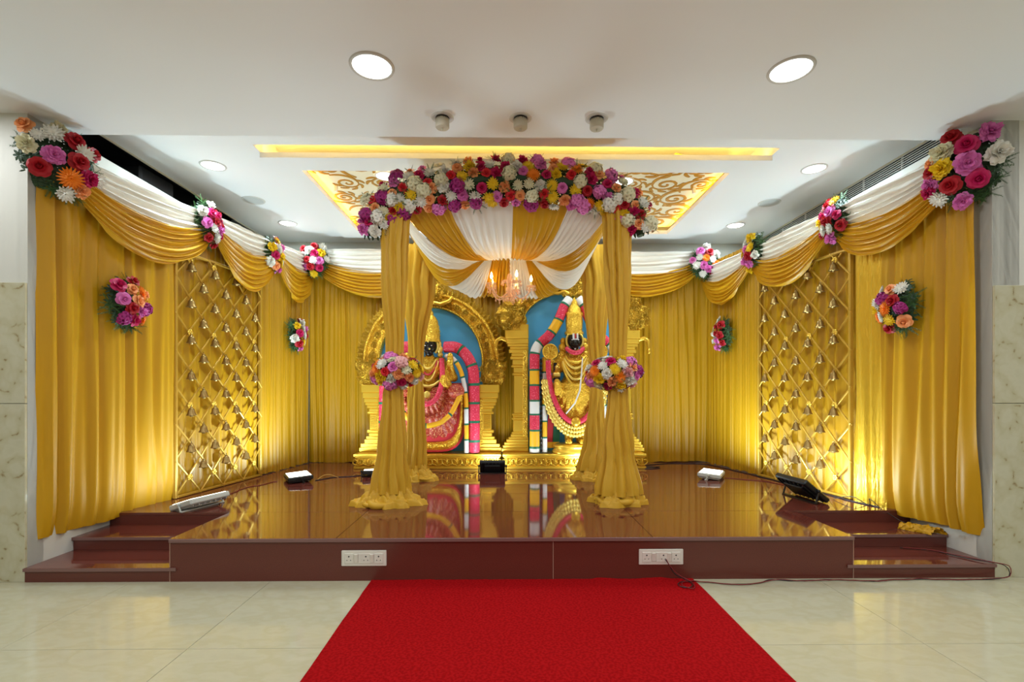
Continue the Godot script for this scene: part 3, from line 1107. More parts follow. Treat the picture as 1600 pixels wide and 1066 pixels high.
# a wall bouquet: blooms on a dome; spec lists [x, y, kind, colour, size] in fractions of the half size
func bouquet(label: String, at: Vector3, inward: Vector3, rx: float, ry: float, spec: Array, sd: int) -> void:
	rng.seed = sd
	var z := inward.normalized()
	var x := Vector3.UP.cross(z).normalized()
	var o := thing("bouquet", label, "bouquet", at, "flower bouquets on the drapes", Basis(x, Vector3.UP, z))
	var spots := []
	for s in spec:
		var q := Vector2(s[0], s[1])
		var lift := sqrt(maxf(0.0, 1.0 - minf(q.length_squared(), 1.0) * 0.85))
		var p := Vector3(q.x * rx, q.y * ry, 0.03 + 0.15 * lift)
		var up := Vector3(q.x * 0.75, q.y * 0.6 - 0.05, 0.35 + lift).normalized()
		up = (up + Vector3(rng.randf_range(-0.2, 0.2), rng.randf_range(-0.2, 0.2), 0)).normalized()
		bloom(o, s[2], s[3], p, up, s[4] * (rx + ry) * 0.5)
		spots.append([p, up])
	var dense := []
	for k in 46:
		var r := sqrt((k + 0.5) / 46.0) * 0.95
		var an := k * 2.399963
		var q := Vector2(cos(an), sin(an)) * r
		var lift := sqrt(1.0 - r * r * 0.85)
		dense.append([Vector3(q.x * rx, q.y * ry, 0.0 + 0.13 * lift), Vector3(q.x * 0.7, q.y * 0.7, 0.4 + lift * 0.6).normalized()])
	var ferns := []
	for k in 14:
		var an := k * 2.399963
		var r := rng.randf_range(0.55, 0.95)
		var q := Vector2(cos(an), sin(an)) * r
		ferns.append([Vector3(q.x * rx, q.y * ry, 0.05), Vector3(q.x, q.y - 0.25, 0.45).normalized()])
	for k in 5:
		ferns.append([Vector3(rng.randf_range(-0.4, 0.6) * rx, -0.8 * ry, 0.06), Vector3(rng.randf_range(-0.4, 0.5), -1, 0.5).normalized()])
	greenery(o, dense, 0.04, ferns, 0.095)

# spread of n blooms over a unit disc with random kinds and colours
func mixed(n: int, sd: int, size: float, colours: Array) -> Array:
	rng.seed = sd
	var out := []
	for k in n:
		var r := sqrt((k + 0.4) / n) * 0.97
		var an := k * 2.399963 + sd
		var c: String = colours[k % colours.size()]
		var kind := "rose"
		match c:
			"white":
				kind = ["mum", "carnation", "mum"][k % 3]
			"cream":
				kind = "carnation"
			"yellow":
				kind = ["carnation", "mum"][k % 2]
			"orange":
				kind = "daisy"
			"purple":
				kind = "cluster"
			"pink":
				kind = ["rose", "carnation", "rose"][k % 3]
		out.append([cos(an) * r, sin(an) * r, kind, c, size * rng.randf_range(0.85, 1.15)])
	return out

func bouquets() -> void:
	bloom_meshes()
	var l3 := Vector3(0.99, 0, -0.143)
	var r3 := Vector3(-0.988, 0, -0.156)
	# the two large ones at the front corners follow the photograph bloom by bloom
	var front_l := [[-0.72, 0.78, "rose", "peach", 0.26], [-0.1, 0.62, "mum", "white", 0.3], [0.42, 0.66, "rose", "red", 0.3], [0.9, 0.48, "rose", "red", 0.25], [0.62, 0.32, "mum", "white", 0.28], [-0.7, 0.18, "carnation", "cream", 0.27], [-0.1, 0.02, "carnation", "pink", 0.3], [0.5, 0.04, "rose", "red", 0.3], [-0.42, -0.38, "rose", "red", 0.3], [0.3, -0.5, "daisy", "orange", 0.32], [0.78, -0.34, "carnation", "magenta", 0.27], [1.0, -0.26, "mum", "white", 0.25], [0.6, -0.72, "carnation", "peach", 0.24], [0.18, -0.92, "mum", "white", 0.27], [0.05, 0.92, "carnation", "cream", 0.22], [-0.45, 0.48, "mum", "white", 0.2]]
	var front_r := [[-0.4, 0.86, "rose", "red", 0.3], [0.55, 0.72, "carnation", "pink", 0.3], [-0.6, 0.46, "carnation", "cream", 0.34], [0.02, 0.48, "rose", "magenta", 0.32], [-0.92, 0.3, "rose", "peach", 0.22], [-0.9, 0.02, "rose", "red", 0.27], [-0.6, 0.02, "carnation", "yellow", 0.31], [0.05, -0.04, "carnation", "pink", 0.36], [0.75, 0.08, "carnation", "white", 0.33], [-0.95, -0.3, "carnation", "pink", 0.26], [-0.4, -0.5, "rose", "red", 0.3], [0.3, -0.5, "rose", "magenta", 0.3], [-0.7, -0.72, "mum", "white", 0.28], [-0.1, -0.95, "carnation", "pink", 0.26], [-1.0, -0.5, "carnation", "magenta", 0.22]]
	bouquet("large bouquet with red roses and orange gerbera at the front of the left drapes", P(-3.345, 3.03, 3.70), Vector3(0.75, 0, 0.66), 0.23, 0.25, front_l, 101)
	bouquet("large bouquet with pink, red and yellow blooms at the front of the right drapes", P(3.49, 3.02, 3.67), Vector3(-0.75, 0, 0.66), 0.22, 0.27, front_r, 102)
	var set := [
		["bouquet of red, pink and white blooms between first and second left swags", P(-3.16, 3.08, 5.12), l3, mixed(15, 3, 0.27, ["red", "pink", "magenta", "white", "red", "magenta", "white"])],
		["bouquet of yellow, peach and white blooms between second and third left swags", P(-3.0, 3.06, 6.2), l3, mixed(14, 4, 0.29, ["yellow", "peach", "white", "yellow", "pink", "magenta", "white"])],
		["round bouquet of red, pink and white blooms in the back left corner", P(-2.71, 3.20, 7.04), Vector3(0.2, 0, 1), mixed(15, 5, 0.28, ["white", "magenta", "red", "pink", "white", "red", "yellow"])],
		["bouquet with red, white and pink blooms between first and second right swags", P(3.33, 3.03, 4.8), r3, mixed(15, 6, 0.28, ["red", "magenta", "white", "pink", "yellow", "white", "red"])],
		["bouquet with yellow, pink and white blooms between second and third right swags", P(3.13, 3.06, 6.0), r3, mixed(13, 7, 0.29, ["pink", "yellow", "red", "white", "pink", "yellow", "white"])],
		["round bouquet of white, pink and orange blooms in the back right corner", P(2.84, 3.17, 7.02), Vector3(-0.2, 0, 1), mixed(14, 8, 0.28, ["orange", "pink", "white", "white", "pink", "red", "white"])],
		["low bouquet of peach, orange and pink blooms on the front left curtain", P(-3.28, 2.09, 4.2), l3, mixed(14, 9, 0.28, ["peach", "pink", "orange", "red", "purple", "peach", "magenta"])],
		["low bouquet of white and red blooms on the rear left curtain", P(-2.92, 2.12, 6.72), l3, mixed(14, 10, 0.27, ["white", "red", "white", "yellow", "pink", "magenta", "white"])],
		["low bouquet of purple, orange and white blooms on the front right curtain", P(3.41, 2.07, 4.14), r3, mixed(14, 12, 0.29, ["orange", "purple", "white", "red", "white", "yellow", "peach"])],
		["low bouquet of red and white blooms on the rear right curtain", P(3.02, 2.11, 6.62), r3, mixed(13, 13, 0.27, ["red", "white", "pink", "red", "white"])],
	]
	for k in set.size():
		bouquet(set[k][0], set[k][1], set[k][2], 0.2, 0.22, set[k][3], 110 + k)

# ---- canopy --------------------------------------------------------------
const MF := 4.55   # front and rear depth of the canopy, and its sides
const MR := 5.80
const ML := -1.02
const MX := 1.04

func column_drape(label: String, x: float, d: float, widths: Array, spill: Vector2, sd: int, slim: float) -> void:
	# widths: [height, half width, shift in x] from the top down
	var o := thing("column_drape", label, "drape", P(x, TOP, d), "gathered gold drapes on the canopy posts")
	var n := FastNoiseLite.new()
	n.seed = sd
	n.frequency = 1.0
	var curve := func(y: float) -> Vector2:
		for k in widths.size() - 1:
			if y <= widths[k][0] and y >= widths[k + 1][0]:
				var t: float = (widths[k][0] - y) / (widths[k][0] - widths[k + 1][0])
				t = t * t * (3.0 - 2.0 * t)
				return Vector2(lerpf(widths[k][1], widths[k + 1][1], t), lerpf(widths[k][2], widths[k + 1][2], t))
		return Vector2(widths[-1][1], widths[-1][2])
	var hi: float = widths[0][0]
	var lo: float = widths[-1][0]
	var g := Geo.new()
	g.grid(84, 70, func(u: float, v: float) -> Vector3:
		var y := lerpf(hi, lo, v)
		var c: Vector2 = curve.call(y)
		var a := -u * TAU
		var twist := 0.5 * n.get_noise_2d(v * 1.5, 3.0)
		var r := 1.02 + 0.24 * (2.0 * pow(absf(sin(a * 4.5 + twist * 5.0 + v)), 0.6) - 1.3) + 0.07 * sin(a * 15.0 + v * 4.0 + twist * 5.0) + 0.14 * n.get_noise_3d(cos(a) * 2.0, v * 2.0, sin(a) * 2.0)
		return Vector3(c.y + cos(a) * c.x * r, y - TOP, sin(a) * c.x * r * slim), true)
	put(g, "cloth", M.column_gold, o)
	# the spare length lies in a heap of folds
	g = Geo.new()
	var foot: Vector2 = Vector2(widths[-1][1], widths[-1][2])
	g.grid(110, 26, func(u: float, v: float) -> Vector3:
		var a := -u * TAU
		var edge := 1.0 + 0.45 * n.get_noise_2d(cos(a) * 1.2 + 5.0, sin(a) * 1.2) + 0.05 * sin(a * 9.0)
		var rx := lerpf(foot.x * 0.7, spill.x * edge, v)
		var rz := lerpf(foot.x * slim * 0.7, spill.y * edge, v)
		var crease := absf(sin(v * 9.0 + 2.6 * n.get_noise_2d(cos(a) * 1.8, sin(a) * 1.8 + v))) * (1.0 - v * 0.5)
		var ray := absf(sin(a * 8.0 + 3.0 * n.get_noise_2d(v * 2.0, a)))
		var y := (lo - TOP + 0.02) * pow(1.0 - v, 1.6) + (0.045 * crease + 0.04 * ray * (1.0 - v * 0.4)) * smoothstep(0.0, 0.25, v)
		if v > 0.94:
			y *= (1.0 - v) / 0.06
		return Vector3(foot.y + cos(a) * rx, maxf(y, 0.002 * (1.0 - v)) + 0.001, sin(a) * rz), true)
	# rolls of cloth lying on and round the heap
	var r := RandomNumberGenerator.new()
	r.seed = sd
	for k in 9:
		var start := r.randf() * TAU
		var sweep := r.randf_range(1.0, 2.4) * (1.0 if k % 2 else -1.0)
		var reach := r.randf_range(0.55, 0.92)
		var fat := r.randf_range(0.022, 0.036)
		var line := []
		var rad := []
		for i in 15:
			var t := i / 14.0
			var a := start + sweep * t
			var q := reach + 0.10 * sin(t * PI * 2.0 + k)
			line.append(Vector3(foot.y + cos(a) * spill.x * q, fat * 0.7 + 0.075 * (1.0 - q), sin(a) * spill.y * q))
			rad.append(fat * (0.25 + 0.75 * sin(PI * (0.1 + 0.8 * t))))
		g.tube(line, rad, 8, true)
	put(g, "spilled_hem", M.column_gold, o)

func canopy() -> void:
	var g: Geo
	# posts and beams that carry the cloth
	var fr := thing("canopy_stand", "thin metal stand of posts and beams hidden inside the gold canopy cloth", "stand")
	for p in [[ML, MF], [MX, MF], [ML, MR], [MX, MR]]:
		g = Geo.new()
		g.tube([P(p[0], TOP, p[1]), P(p[0], 3.11 if p[1] < 5.0 else 3.03, p[1])], 0.02, 10)
		put(g, "post", M.chain_metal, fr)
	for s in [[P(ML, 3.11, MF), P(MX, 3.11, MF)], [P(ML, 3.03, MR), P(MX, 3.03, MR)], [P(ML, 3.03, MF), P(ML, 3.03, MR)], [P(MX, 3.03, MF), P(MX, 3.03, MR)], [P(0.03, 3.0, 5.15), P(0.03, 2.73, 5.15)], [P(ML, 3.03, 5.15), P(MX, 3.03, 5.15)]]:
		g = Geo.new()
		g.tube([s[0], s[1]], 0.012 if s[0].y > 3 else 0.004, 8)
		put(g, "beam", M.chain_metal, fr)
	column_drape("gathered gold drape on the front left canopy post", ML, MF, [[3.06, 0.118, 0.0], [2.5, 0.102, 0.0], [1.75, 0.068, 0.0], [1.5, 0.062, 0.0], [1.3, 0.08, -0.01], [0.8, 0.115, -0.02], [0.42, 0.155, -0.04]], Vector2(0.3, 0.2), 51, 0.75)
	column_drape("gathered gold drape on the front right canopy post", MX, MF, [[3.06, 0.118, 0.0], [2.5, 0.105, 0.0], [1.75, 0.07, 0.0], [1.5, 0.064, 0.0], [1.3, 0.08, 0.0], [0.8, 0.125, 0.0], [0.40, 0.19, 0.0]], Vector2(0.26, 0.2), 52, 0.75)
	column_drape("gathered gold drape on the rear left canopy post", ML - 0.03, MR, [[3.05, 0.19, 0.06], [2.6, 0.165, 0.03], [1.8, 0.075, 0.0], [1.5, 0.07, 0.0], [1.2, 0.085, 0.0], [0.45, 0.11, 0.0]], Vector2(0.26, 0.16), 53, 0.6)
	column_drape("gathered gold drape on the rear right canopy post", MX + 0.03, MR, [[3.05, 0.19, -0.04], [2.6, 0.14, 0.0], [1.8, 0.085, 0.0], [1.5, 0.06, 0.0], [1.2, 0.075, 0.0], [0.8, 0.11, -0.02], [0.42, 0.16, -0.05]], Vector2(0.24, 0.16), 54, 0.6)
	# the cloth: twelve panels from the beams to a gathered ridge in the middle, sagging at the back
	var o := thing("canopy_cloth", "gold and white striped cloth gathered under the flower arch", "canopy")
	var rim := [[ML, MF], [-0.54, MF], [0.07, MF], [0.6, MF], [MX, MF], [MX, 5.2], [MX, MR], [0.52, MR], [0.05, MR], [-0.45, MR], [ML, MR], [ML, 5.2], [ML, MF]]
	var n := FastNoiseLite.new()
	n.seed = 61
	n.frequency = 1.0
	for k in 12:
		var a := Vector2(rim[k][0], rim[k][1])
		var b := Vector2(rim[k + 1][0], rim[k + 1][1])
		g = Geo.new()
		g.grid(64, 36, func(u: float, v: float) -> Vector3:
			var s := k + u
			var q := a.lerp(b, u)
			# direction seen from the middle: 0 front, 1 rear
			var back := smoothstep(4.9, 5.75, q.y)
			var side := clampf((absf(q.x - 0.02) - 0.5) / 0.5, 0.0, 1.0)
			var ang := atan2(q.y - 5.15, q.x - 0.02)
			var ridge := Vector2(0.03 + 0.30 * cos(ang), 5.15 + 0.03 * sin(ang))
			var w := pow(v, 1.0)
			var p := q.lerp(ridge, w)
			var drop := 1.0 - pow(1.0 - v, 1.7)
			var y := lerpf(lerpf(3.11, 3.03, smoothstep(4.6, 5.2, q.y)), 2.72, drop)
			var dip := lerpf(0.06 + 0.05 * side, 0.42 - 0.06 * n.get_noise_1d(s * 0.9), back)
			y -= dip * pow(sin(PI * pow(v, 0.85)), 1.1) * (1.0 - 0.25 * side * back)
			var run := (s * 7.0 + 0.5 * n.get_noise_2d(s * 2.0, v)) * TAU
			var pleat := (sin(run) + 0.4 * sin(run * 2.0 + 1.0)) * lerpf(0.024, 0.009, v)
			y += pleat
			p += (q - ridge).normalized() * pleat * 0.6
			return P(p.x, y, p.y))
		put(g, "cloth_panel", M.satin_gold if k % 2 == 0 else M.satin_white, o)
	flower_arch()

func flower_arch() -> void:
	rng.seed = 5
	var o := thing("flower_arch", "arch of mixed roses, chrysanthemums and hydrangeas across the canopy front", "flowers", P(0.02, 3.0, MF - 0.02))
	var path := Curve3D.new()
	for p in [[-1.21, 2.76], [-1.17, 2.95], [-1.02, 3.10], [-0.76, 3.19], [-0.4, 3.245], [0.04, 3.27], [0.48, 3.245], [0.84, 3.19], [1.08, 3.10], [1.21, 2.95], [1.245, 2.78]]:
		path.add_point(Vector3(p[0] - 0.02, p[1] - 3.0, 0))
	for k in path.point_count:
		var a := path.get_point_position(maxi(k - 1, 0))
		var b := path.get_point_position(mini(k + 1, path.point_count - 1))
		path.set_point_in(k, (a - b) * 0.16)
		path.set_point_out(k, (b - a) * 0.16)
	var length := path.get_baked_length()
	var kinds := ["rose", "mum", "carnation", "cluster", "rose", "daisy", "mum", "rose", "carnation", "cluster"]
	var spots := []
	var ferns := []
	var i := 0
	var rows := [-80.0, -48.0, -18.0, 10.0, 38.0, 66.0]
	for r in rows.size():
		var count := 27 if r in [1, 2, 3, 4] else 23
		for k in count:
			var s := (k + 0.5 + (0.5 if r % 2 else 0.0) + rng.randf_range(-0.2, 0.2)) / (count + 0.5) * length
			var c := path.sample_baked(clampf(s, 0.0, length), true)
			var c2 := path.sample_baked(clampf(s + 0.02, 0.0, length), true)
			var c1 := path.sample_baked(clampf(s - 0.02, 0.0, length), true)
			var dir := (c2 - c1).normalized()
			var up := Vector3(-dir.y, dir.x, 0)
			var a := deg_to_rad(rows[r] + rng.randf_range(-9, 9))
			var mid := 1.0 - pow(absf(2.0 * s / length - 1.0), 2.0)
			var thick := lerpf(0.085, 0.195, sqrt(mid))
			var fat := lerpf(0.08, 0.11, mid)
			var nrm := (up * sin(a) / thick + Vector3(0, 0, 1) * cos(a) / fat).normalized()
			var p := c + up * sin(a) * thick + Vector3(0, 0, 1) * cos(a) * fat
			var kind: String = kinds[(i * 7 + r * 3 + rng.randi() % 3) % 10]
			var list: Array = BLOOM_COLOURS[kind]
			var colour: String = list[(i * 3 + rng.randi() % 3) % list.size()]
			var size := rng.randf_range(0.052, 0.062)
			if kind == "cluster":
				size = rng.randf_range(0.06, 0.074)
			elif kind == "rose":
				size = 0.054
			bloom(o, kind, colour, p, nrm, size)
			spots.append([p - nrm * 0.02, nrm])
			if i % 3 == 0:
				ferns.append([p, (nrm + Vector3(0, 0.2, 0)).normalized()])
			i += 1
	greenery(o, spots, 0.05, ferns, 0.09)
	# a foam core under the blooms
	var g := Geo.new()
	var pts := []
	var rad := []
	for k in 24:
		var s := length * k / 23.0
		pts.append(path.sample_baked(s, true))
		rad.append(lerpf(0.05, 0.12, sqrt(1.0 - pow(absf(2.0 * s / length - 1.0), 2.0))))
	g.tube(pts, rad, 10, true, 0.6)
	put(g, "foam_core", M.leaf_dark, o)
	# flower balls tied round the front posts
	for s in [[ML + 0.03, 1.53, 0.25, 0.155, "left", 3], [MX - 0.05, 1.51, 0.26, 0.165, "right", 9]]:
		rng.seed = s[5]
		var b := thing("flower_ball", "dense oblong ball of mixed flowers tied round the front %s post" % s[4], "flowers", P(s[0], s[1], MF - 0.02), "flower balls on the canopy posts")
		spots = []
		ferns = []
		var count := 52
		for k in count:
			var f := (k + 0.5) / count
			var an := k * 2.399963
			var yy := 1.0 - 2.0 * f
			var rr := sqrt(1.0 - yy * yy)
			var dir := Vector3(cos(an) * rr, yy, sin(an) * rr)
			var p := Vector3(dir.x * (s[2] - 0.04), dir.y * (s[3] - 0.03), dir.z * 0.13)
			var nrm := Vector3(dir.x / s[2], dir.y / s[3], dir.z / 0.15).normalized()
			var kind: String = ["rose", "carnation", "mum", "rose", "daisy", "carnation", "rose", "cluster", "mum", "carnation"][(k * 7 + rng.randi() % 2) % 10]
			var list: Array = BALL_COLOURS[kind]
			bloom(b, kind, list[(k * 3 + rng.randi() % 3) % list.size()], p, nrm, rng.randf_range(0.048, 0.06) if kind != "cluster" else 0.065)
			spots.append([p - nrm * 0.02, nrm])
			if k % 4 == 0:
				ferns.append([p, nrm])
		greenery(b, spots, 0.05, ferns, 0.07)
		g = Geo.new()
		g.ball(Vector3.ZERO, Vector3(s[2] - 0.07, s[3] - 0.06, 0.1), 16, 10)
		put(g, "foam_core", M.leaf_dark, b)

# ---- shrines -------------------------------------------------------------
# A smooth union of tapered capsules, meshed as surface nets. bones: [from, to, radius from, radius to]
func blend(bones: Array, cell: float, k: float, squash := Vector3.ONE) -> Geo:
	var lo := Vector3.INF
	var hi := -Vector3.INF
	for b in bones:
		var r: float = maxf(b[2], b[3]) + cell * 2.0
		for e in 2:
			lo = lo.min(b[e] - Vector3.ONE * r)
			hi = hi.max(b[e] + Vector3.ONE * r)
	var nx := int(ceil((hi.x - lo.x) / cell)) + 1
	var ny := int(ceil((hi.y - lo.y) / cell)) + 1
	var nz := int(ceil((hi.z - lo.z) / cell)) + 1
	var f := PackedFloat32Array()
	f.resize(nx * ny * nz)
	f.fill(1.0)
	for b in bones:
		var a: Vector3 = b[0]
		var ab: Vector3 = b[1] - a
		var l2 := maxf(ab.length_squared(), 1e-9)
		var ra: float = b[2]
		var rb: float = b[3]
		var m := maxf(ra, rb) + k + cell * 2.0
		var p0 := ((a.min(b[1]) - Vector3.ONE * m - lo) / cell).floor().max(Vector3.ZERO)
		var p1 := ((a.max(b[1]) + Vector3.ONE * m - lo) / cell).ceil().min(Vector3(nx - 1, ny - 1, nz - 1))
		for z in range(int(p0.z), int(p1.z) + 1):
			for y in range(int(p0.y), int(p1.y) + 1):
				for x in range(int(p0.x), int(p1.x) + 1):
					var p := lo + Vector3(x, y, z) * cell - a
					var t := clampf(p.dot(ab) / l2, 0.0, 1.0)
					var dist := (p - ab * t).length() - lerpf(ra, rb, t)
					var at := (z * ny + y) * nx + x
					var h := maxf(k - absf(f[at] - dist), 0.0) / k
					f[at] = minf(f[at], dist) - h * h * k * 0.25
	var g := Geo.new()
	var ids := {}
	for z in nz - 1:
		for y in ny - 1:
			for x in nx - 1:
				var at := (z * ny + y) * nx + x
				var sum := Vector3.ZERO
				var count := 0
				var neg := 0
				for c in 8:
					if f[at + (c & 1) + ((c >> 1) & 1) * nx + (c >> 2) * nx * ny] < 0.0:
						neg += 1
				if neg == 0 or neg == 8:
					continue
				for e in [[0, 1], [2, 3], [4, 5], [6, 7], [0, 2], [1, 3], [4, 6], [5, 7], [0, 4], [1, 5], [2, 6], [3, 7]]:
					var ca: int = e[0]
					var cb: int = e[1]
					var va := f[at + (ca & 1) + ((ca >> 1) & 1) * nx + (ca >> 2) * nx * ny]
					var vb := f[at + (cb & 1) + ((cb >> 1) & 1) * nx + (cb >> 2) * nx * ny]
					if (va < 0.0) != (vb < 0.0):
						var t := va / (va - vb)
						sum += Vector3(ca & 1, (ca >> 1) & 1, ca >> 2).lerp(Vector3(cb & 1, (cb >> 1) & 1, cb >> 2), t)
						count += 1
				ids[at] = g.vert((lo + (Vector3(x, y, z) + sum / count) * cell) * squash)
	for at in ids:
		var x: int = at % nx
		var y: int = (at / nx) % ny
		var z: int = at / (nx * ny)
		for axis in 3:
			var step: int = [1, nx, nx * ny][axis]
			if (f[at] < 0.0) == (f[at + step] < 0.0):
				continue
			var s1: int = [nx, nx * ny, 1][axis]
			var s2: int = [nx * ny, 1, nx][axis]
			if not (ids.has(at - s1) and ids.has(at - s2) and ids.has(at - s1 - s2)):
				continue
			var q := [ids[at], ids[at - s1], ids[at - s1 - s2], ids[at - s2]]
			if f[at] < 0.0:
				g.tri(q[0], q[2], q[1])
				g.tri(q[0], q[3], q[2])
			else:
				g.tri(q[0], q[1], q[2])
				g.tri(q[0], q[2], q[3])
	return g

var carve := {}

func carve_meshes() -> void:
	for hand in [1.0, -1.0]:
		var g := Geo.new()
		var path := []
		var rad := []
		for k in 20:
			var f := k / 19.0
			var a := f * 1.7 * TAU
			path.append(Vector3(cos(a) * hand, sin(a), 0.25 * f) * (1.0 - 0.82 * f))
			rad.append(0.2 * (1.0 - 0.55 * f))
		g.tube(path, rad, 6, true, 0.8)
		g.ball(Vector3(0, 0, 0.25), Vector3(0.22, 0.22, 0.16), 8, 5)
		for k in 3:
			var a := 0.5 + k * 0.9
			var p := Vector3(cos(a) * hand, sin(a), 0)
			g.tube([p * 0.9, p * 1.25 + Vector3(-sin(a) * hand, cos(a), 0) * 0.12, p * 1.45 + Vector3(-sin(a) * hand, cos(a), 0.1) * 0.4], [0.2, 0.16, 0.03], 5, true, 0.7)
		carve["scroll%d" % (1 if hand > 0 else 0)] = g.mesh()
	var g := Geo.new()
	# a flame leaf standing on y
	var out := [Vector2(-0.45, 0), Vector2(-0.5, 0.3), Vector2(-0.28, 0.62), Vector2(0.05, 0.82), Vector2(0.28, 1.05), Vector2(0.3, 0.75), Vector2(0.46, 0.5), Vector2(0.42, 0)]
	g.prism(PackedVector2Array(out), -0.12, 0.12)
	g.tube([Vector3(0, 0, 0.1), Vector3(0.0, 0.45, 0.2), Vector3(0.2, 0.85, 0.08)], [0.24, 0.2, 0.05], 6)
	carve.leaf = g.mesh()
	g = Geo.new()
	g.ball(Vector3.ZERO, Vector3.ONE, 8, 5)
	carve.bead = g.mesh()
	# heart-shaped lotus motif for the pedestals
	g = Geo.new()
	for hand in [1.0, -1.0]:
		var path := []
		var rad := []
		for k in 15:
			var f := k / 14.0
			var a := lerpf(-PI * 0.5, PI * 1.25, f)
			path.append(Vector3(hand * (0.22 + 0.36 * cos(a) * (1.0 - 0.5 * f) + 0.16), 0.42 * sin(a) * (1.0 - 0.5 * f) - 0.02, 0.05))
			rad.append(0.09 * (1.0 - 0.4 * f))
		path.push_front(Vector3(0, -0.62, 0.05))
		rad.push_front(0.06)
		g.tube(path, rad, 5, true)
	g.tube([Vector3(0, -0.4, 0.06), Vector3(0, 0.1, 0.16), Vector3(0, 0.45, 0.06)], [0.05, 0.12, 0.03], 6)
	carve.lotus = g.mesh()

func carving(o: Node, c: Vector3, half: Vector2, n: int, sd: int, size: float) -> void:
	var r := RandomNumberGenerator.new()
	r.seed = sd
	var nz := FastNoiseLite.new()
	nz.seed = sd
	nz.frequency = 6.0
	var g := Geo.new()
	g.grid(28, 16, func(u: float, v: float):
		var a := -u * TAU
		var e := PI * v
		var dir := Vector3(sin(e) * cos(a), cos(e), sin(e) * sin(a))
		var sq := Vector3(signf(dir.x) * pow(absf(dir.x), 0.65), signf(dir.y) * pow(absf(dir.y), 0.65), dir.z)
		return c + sq * Vector3(half.x, half.y, 0.075) * (1.0 + 0.3 * nz.get_noise_3dv(dir * 0.35 * (half.x + half.y) * 3.0)), true)
	put(g, "carved_block", M.gold_idol, o)
	for k in n:
		var an := k * 2.399963
		var q := sqrt((k + 0.5) / n)
		var p := c + Vector3(cos(an) * q * half.x, sin(an) * q * half.y, 0.075 * sqrt(1.0 - q * q * 0.7))
		put(carve["scroll%d" % (k % 2)], "carved_scroll", M.gold_idol, o, p, Basis(Vector3(0, 0, 1), r.randf() * TAU) * Basis.from_scale(Vector3(1, 1, 1.4) * size * r.randf_range(0.75, 1.2)))

func pedestal(label: String, x0: float, x1: float, front: float) -> void:
	var w := x1 - x0
	var o := thing("pedestal", label, "pedestal", P((x0 + x1) / 2, TOP, front), "gold shrine pedestals")
	for s in [[0.0, 0.035, 0.012], [0.035, 0.05, 0.0], [0.05, 0.145, -0.015], [0.145, 0.165, 0.0], [0.165, 0.2, 0.014]]:
		var g := Geo.new()
		g.bevel_box(Vector3(0, (s[0] + s[1]) / 2, -0.22 + s[2] / 2), Vector3(w - 0.03 + s[2] * 2, s[1] - s[0], 0.44 + s[2]), 0.006)
		put(g, "moulding", M.gold_smooth, o)
	for k in 15:
		put(carve.lotus, "lotus_motif", M.gold_smooth, o, Vector3(-w / 2 + w * (k + 0.5) / 15, 0.102, -0.010), Basis.from_scale(Vector3(0.105, 0.092, 0.24)))

# an arch band between two half ellipses
func arch_band(o: Node, c: Vector3, ri: Vector2, ro: Vector2, a0: float, a1: float) -> void:
	var prof := [[0.0, -0.02], [0.0, 0.045], [0.05, 0.06], [0.1, 0.06], [0.13, 0.035], [0.2, 0.03], [0.3, 0.045], [0.45, 0.055], [0.6, 0.05], [0.7, 0.03], [0.74, 0.035], [0.78, 0.065], [0.86, 0.07], [0.92, 0.06], [0.95, 0.03], [1.0, 0.02], [1.0, -0.02]]
	var g := Geo.new()
	g.grid(72, prof.size() - 1, func(u: float, v: float):
		var i := int(round(v * (prof.size() - 1)))
		var a := lerpf(a0, a1, u)
		var e := ri.lerp(ro, prof[i][0])
		return c + Vector3(cos(a) * e.x, sin(a) * e.y, prof[i][1]), false, true)
	put(g, "arch_band", M.gold_idol, o)
	var mid := ri.lerp(ro, 0.42)
	var n := int((a1 - a0) * (mid.x + mid.y) / 2 / 0.13)
	for k in n:
		var a := lerpf(a0, a1, (k + 0.5) / n)
		put(carve["scroll%d" % (k % 2)], "carved_scroll", M.gold_idol, o, c + Vector3(cos(a) * mid.x, sin(a) * mid.y, 0.052), Basis(Vector3(0, 0, 1), a + k) * Basis.from_scale(Vector3(0.05, 0.05, 0.11)))
	for row in [0.06, 0.82]:
		var e := ri.lerp(ro, row)
		var m := MultiMesh.new()
		m.transform_format = MultiMesh.TRANSFORM_3D
		m.mesh = carve.bead
		var cnt := int((a1 - a0) * (e.x + e.y) / 2 / 0.028)
		m.instance_count = cnt
		for k in cnt:
			var a := lerpf(a0, a1, (k + 0.5) / cnt)
			m.set_instance_transform(k, Transform3D(Basis.from_scale(Vector3.ONE * 0.0115), c + Vector3(cos(a) * e.x, sin(a) * e.y, 0.066)))
		var mi := MultiMeshInstance3D.new()
		mi.multimesh = m
		mi.name = "bead_row"
		mi.material_override = M.gold_smooth
		mi.set_meta("kind", "stuff")
		o.add_child(mi, true)

func leaf_row(o: Node, c: Vector3, e: Vector2, a0: float, a1: float, n: int, size: float) -> void:
	for k in n:
		var a := lerpf(a0, a1, (k + 0.5) / n)
		var dir := Vector2(cos(a) / e.x, sin(a) / e.y).normalized()
		var flip := -1.0 if cos(a) < 0 else 1.0
		put(carve.leaf, "flame_leaf", M.gold_idol, o, c + Vector3(cos(a) * e.x, sin(a) * e.y, 0.02), Basis(Vector3(0, 0, 1), dir.angle() - PI / 2) * Basis.from_scale(Vector3(-size * flip, size, size)))

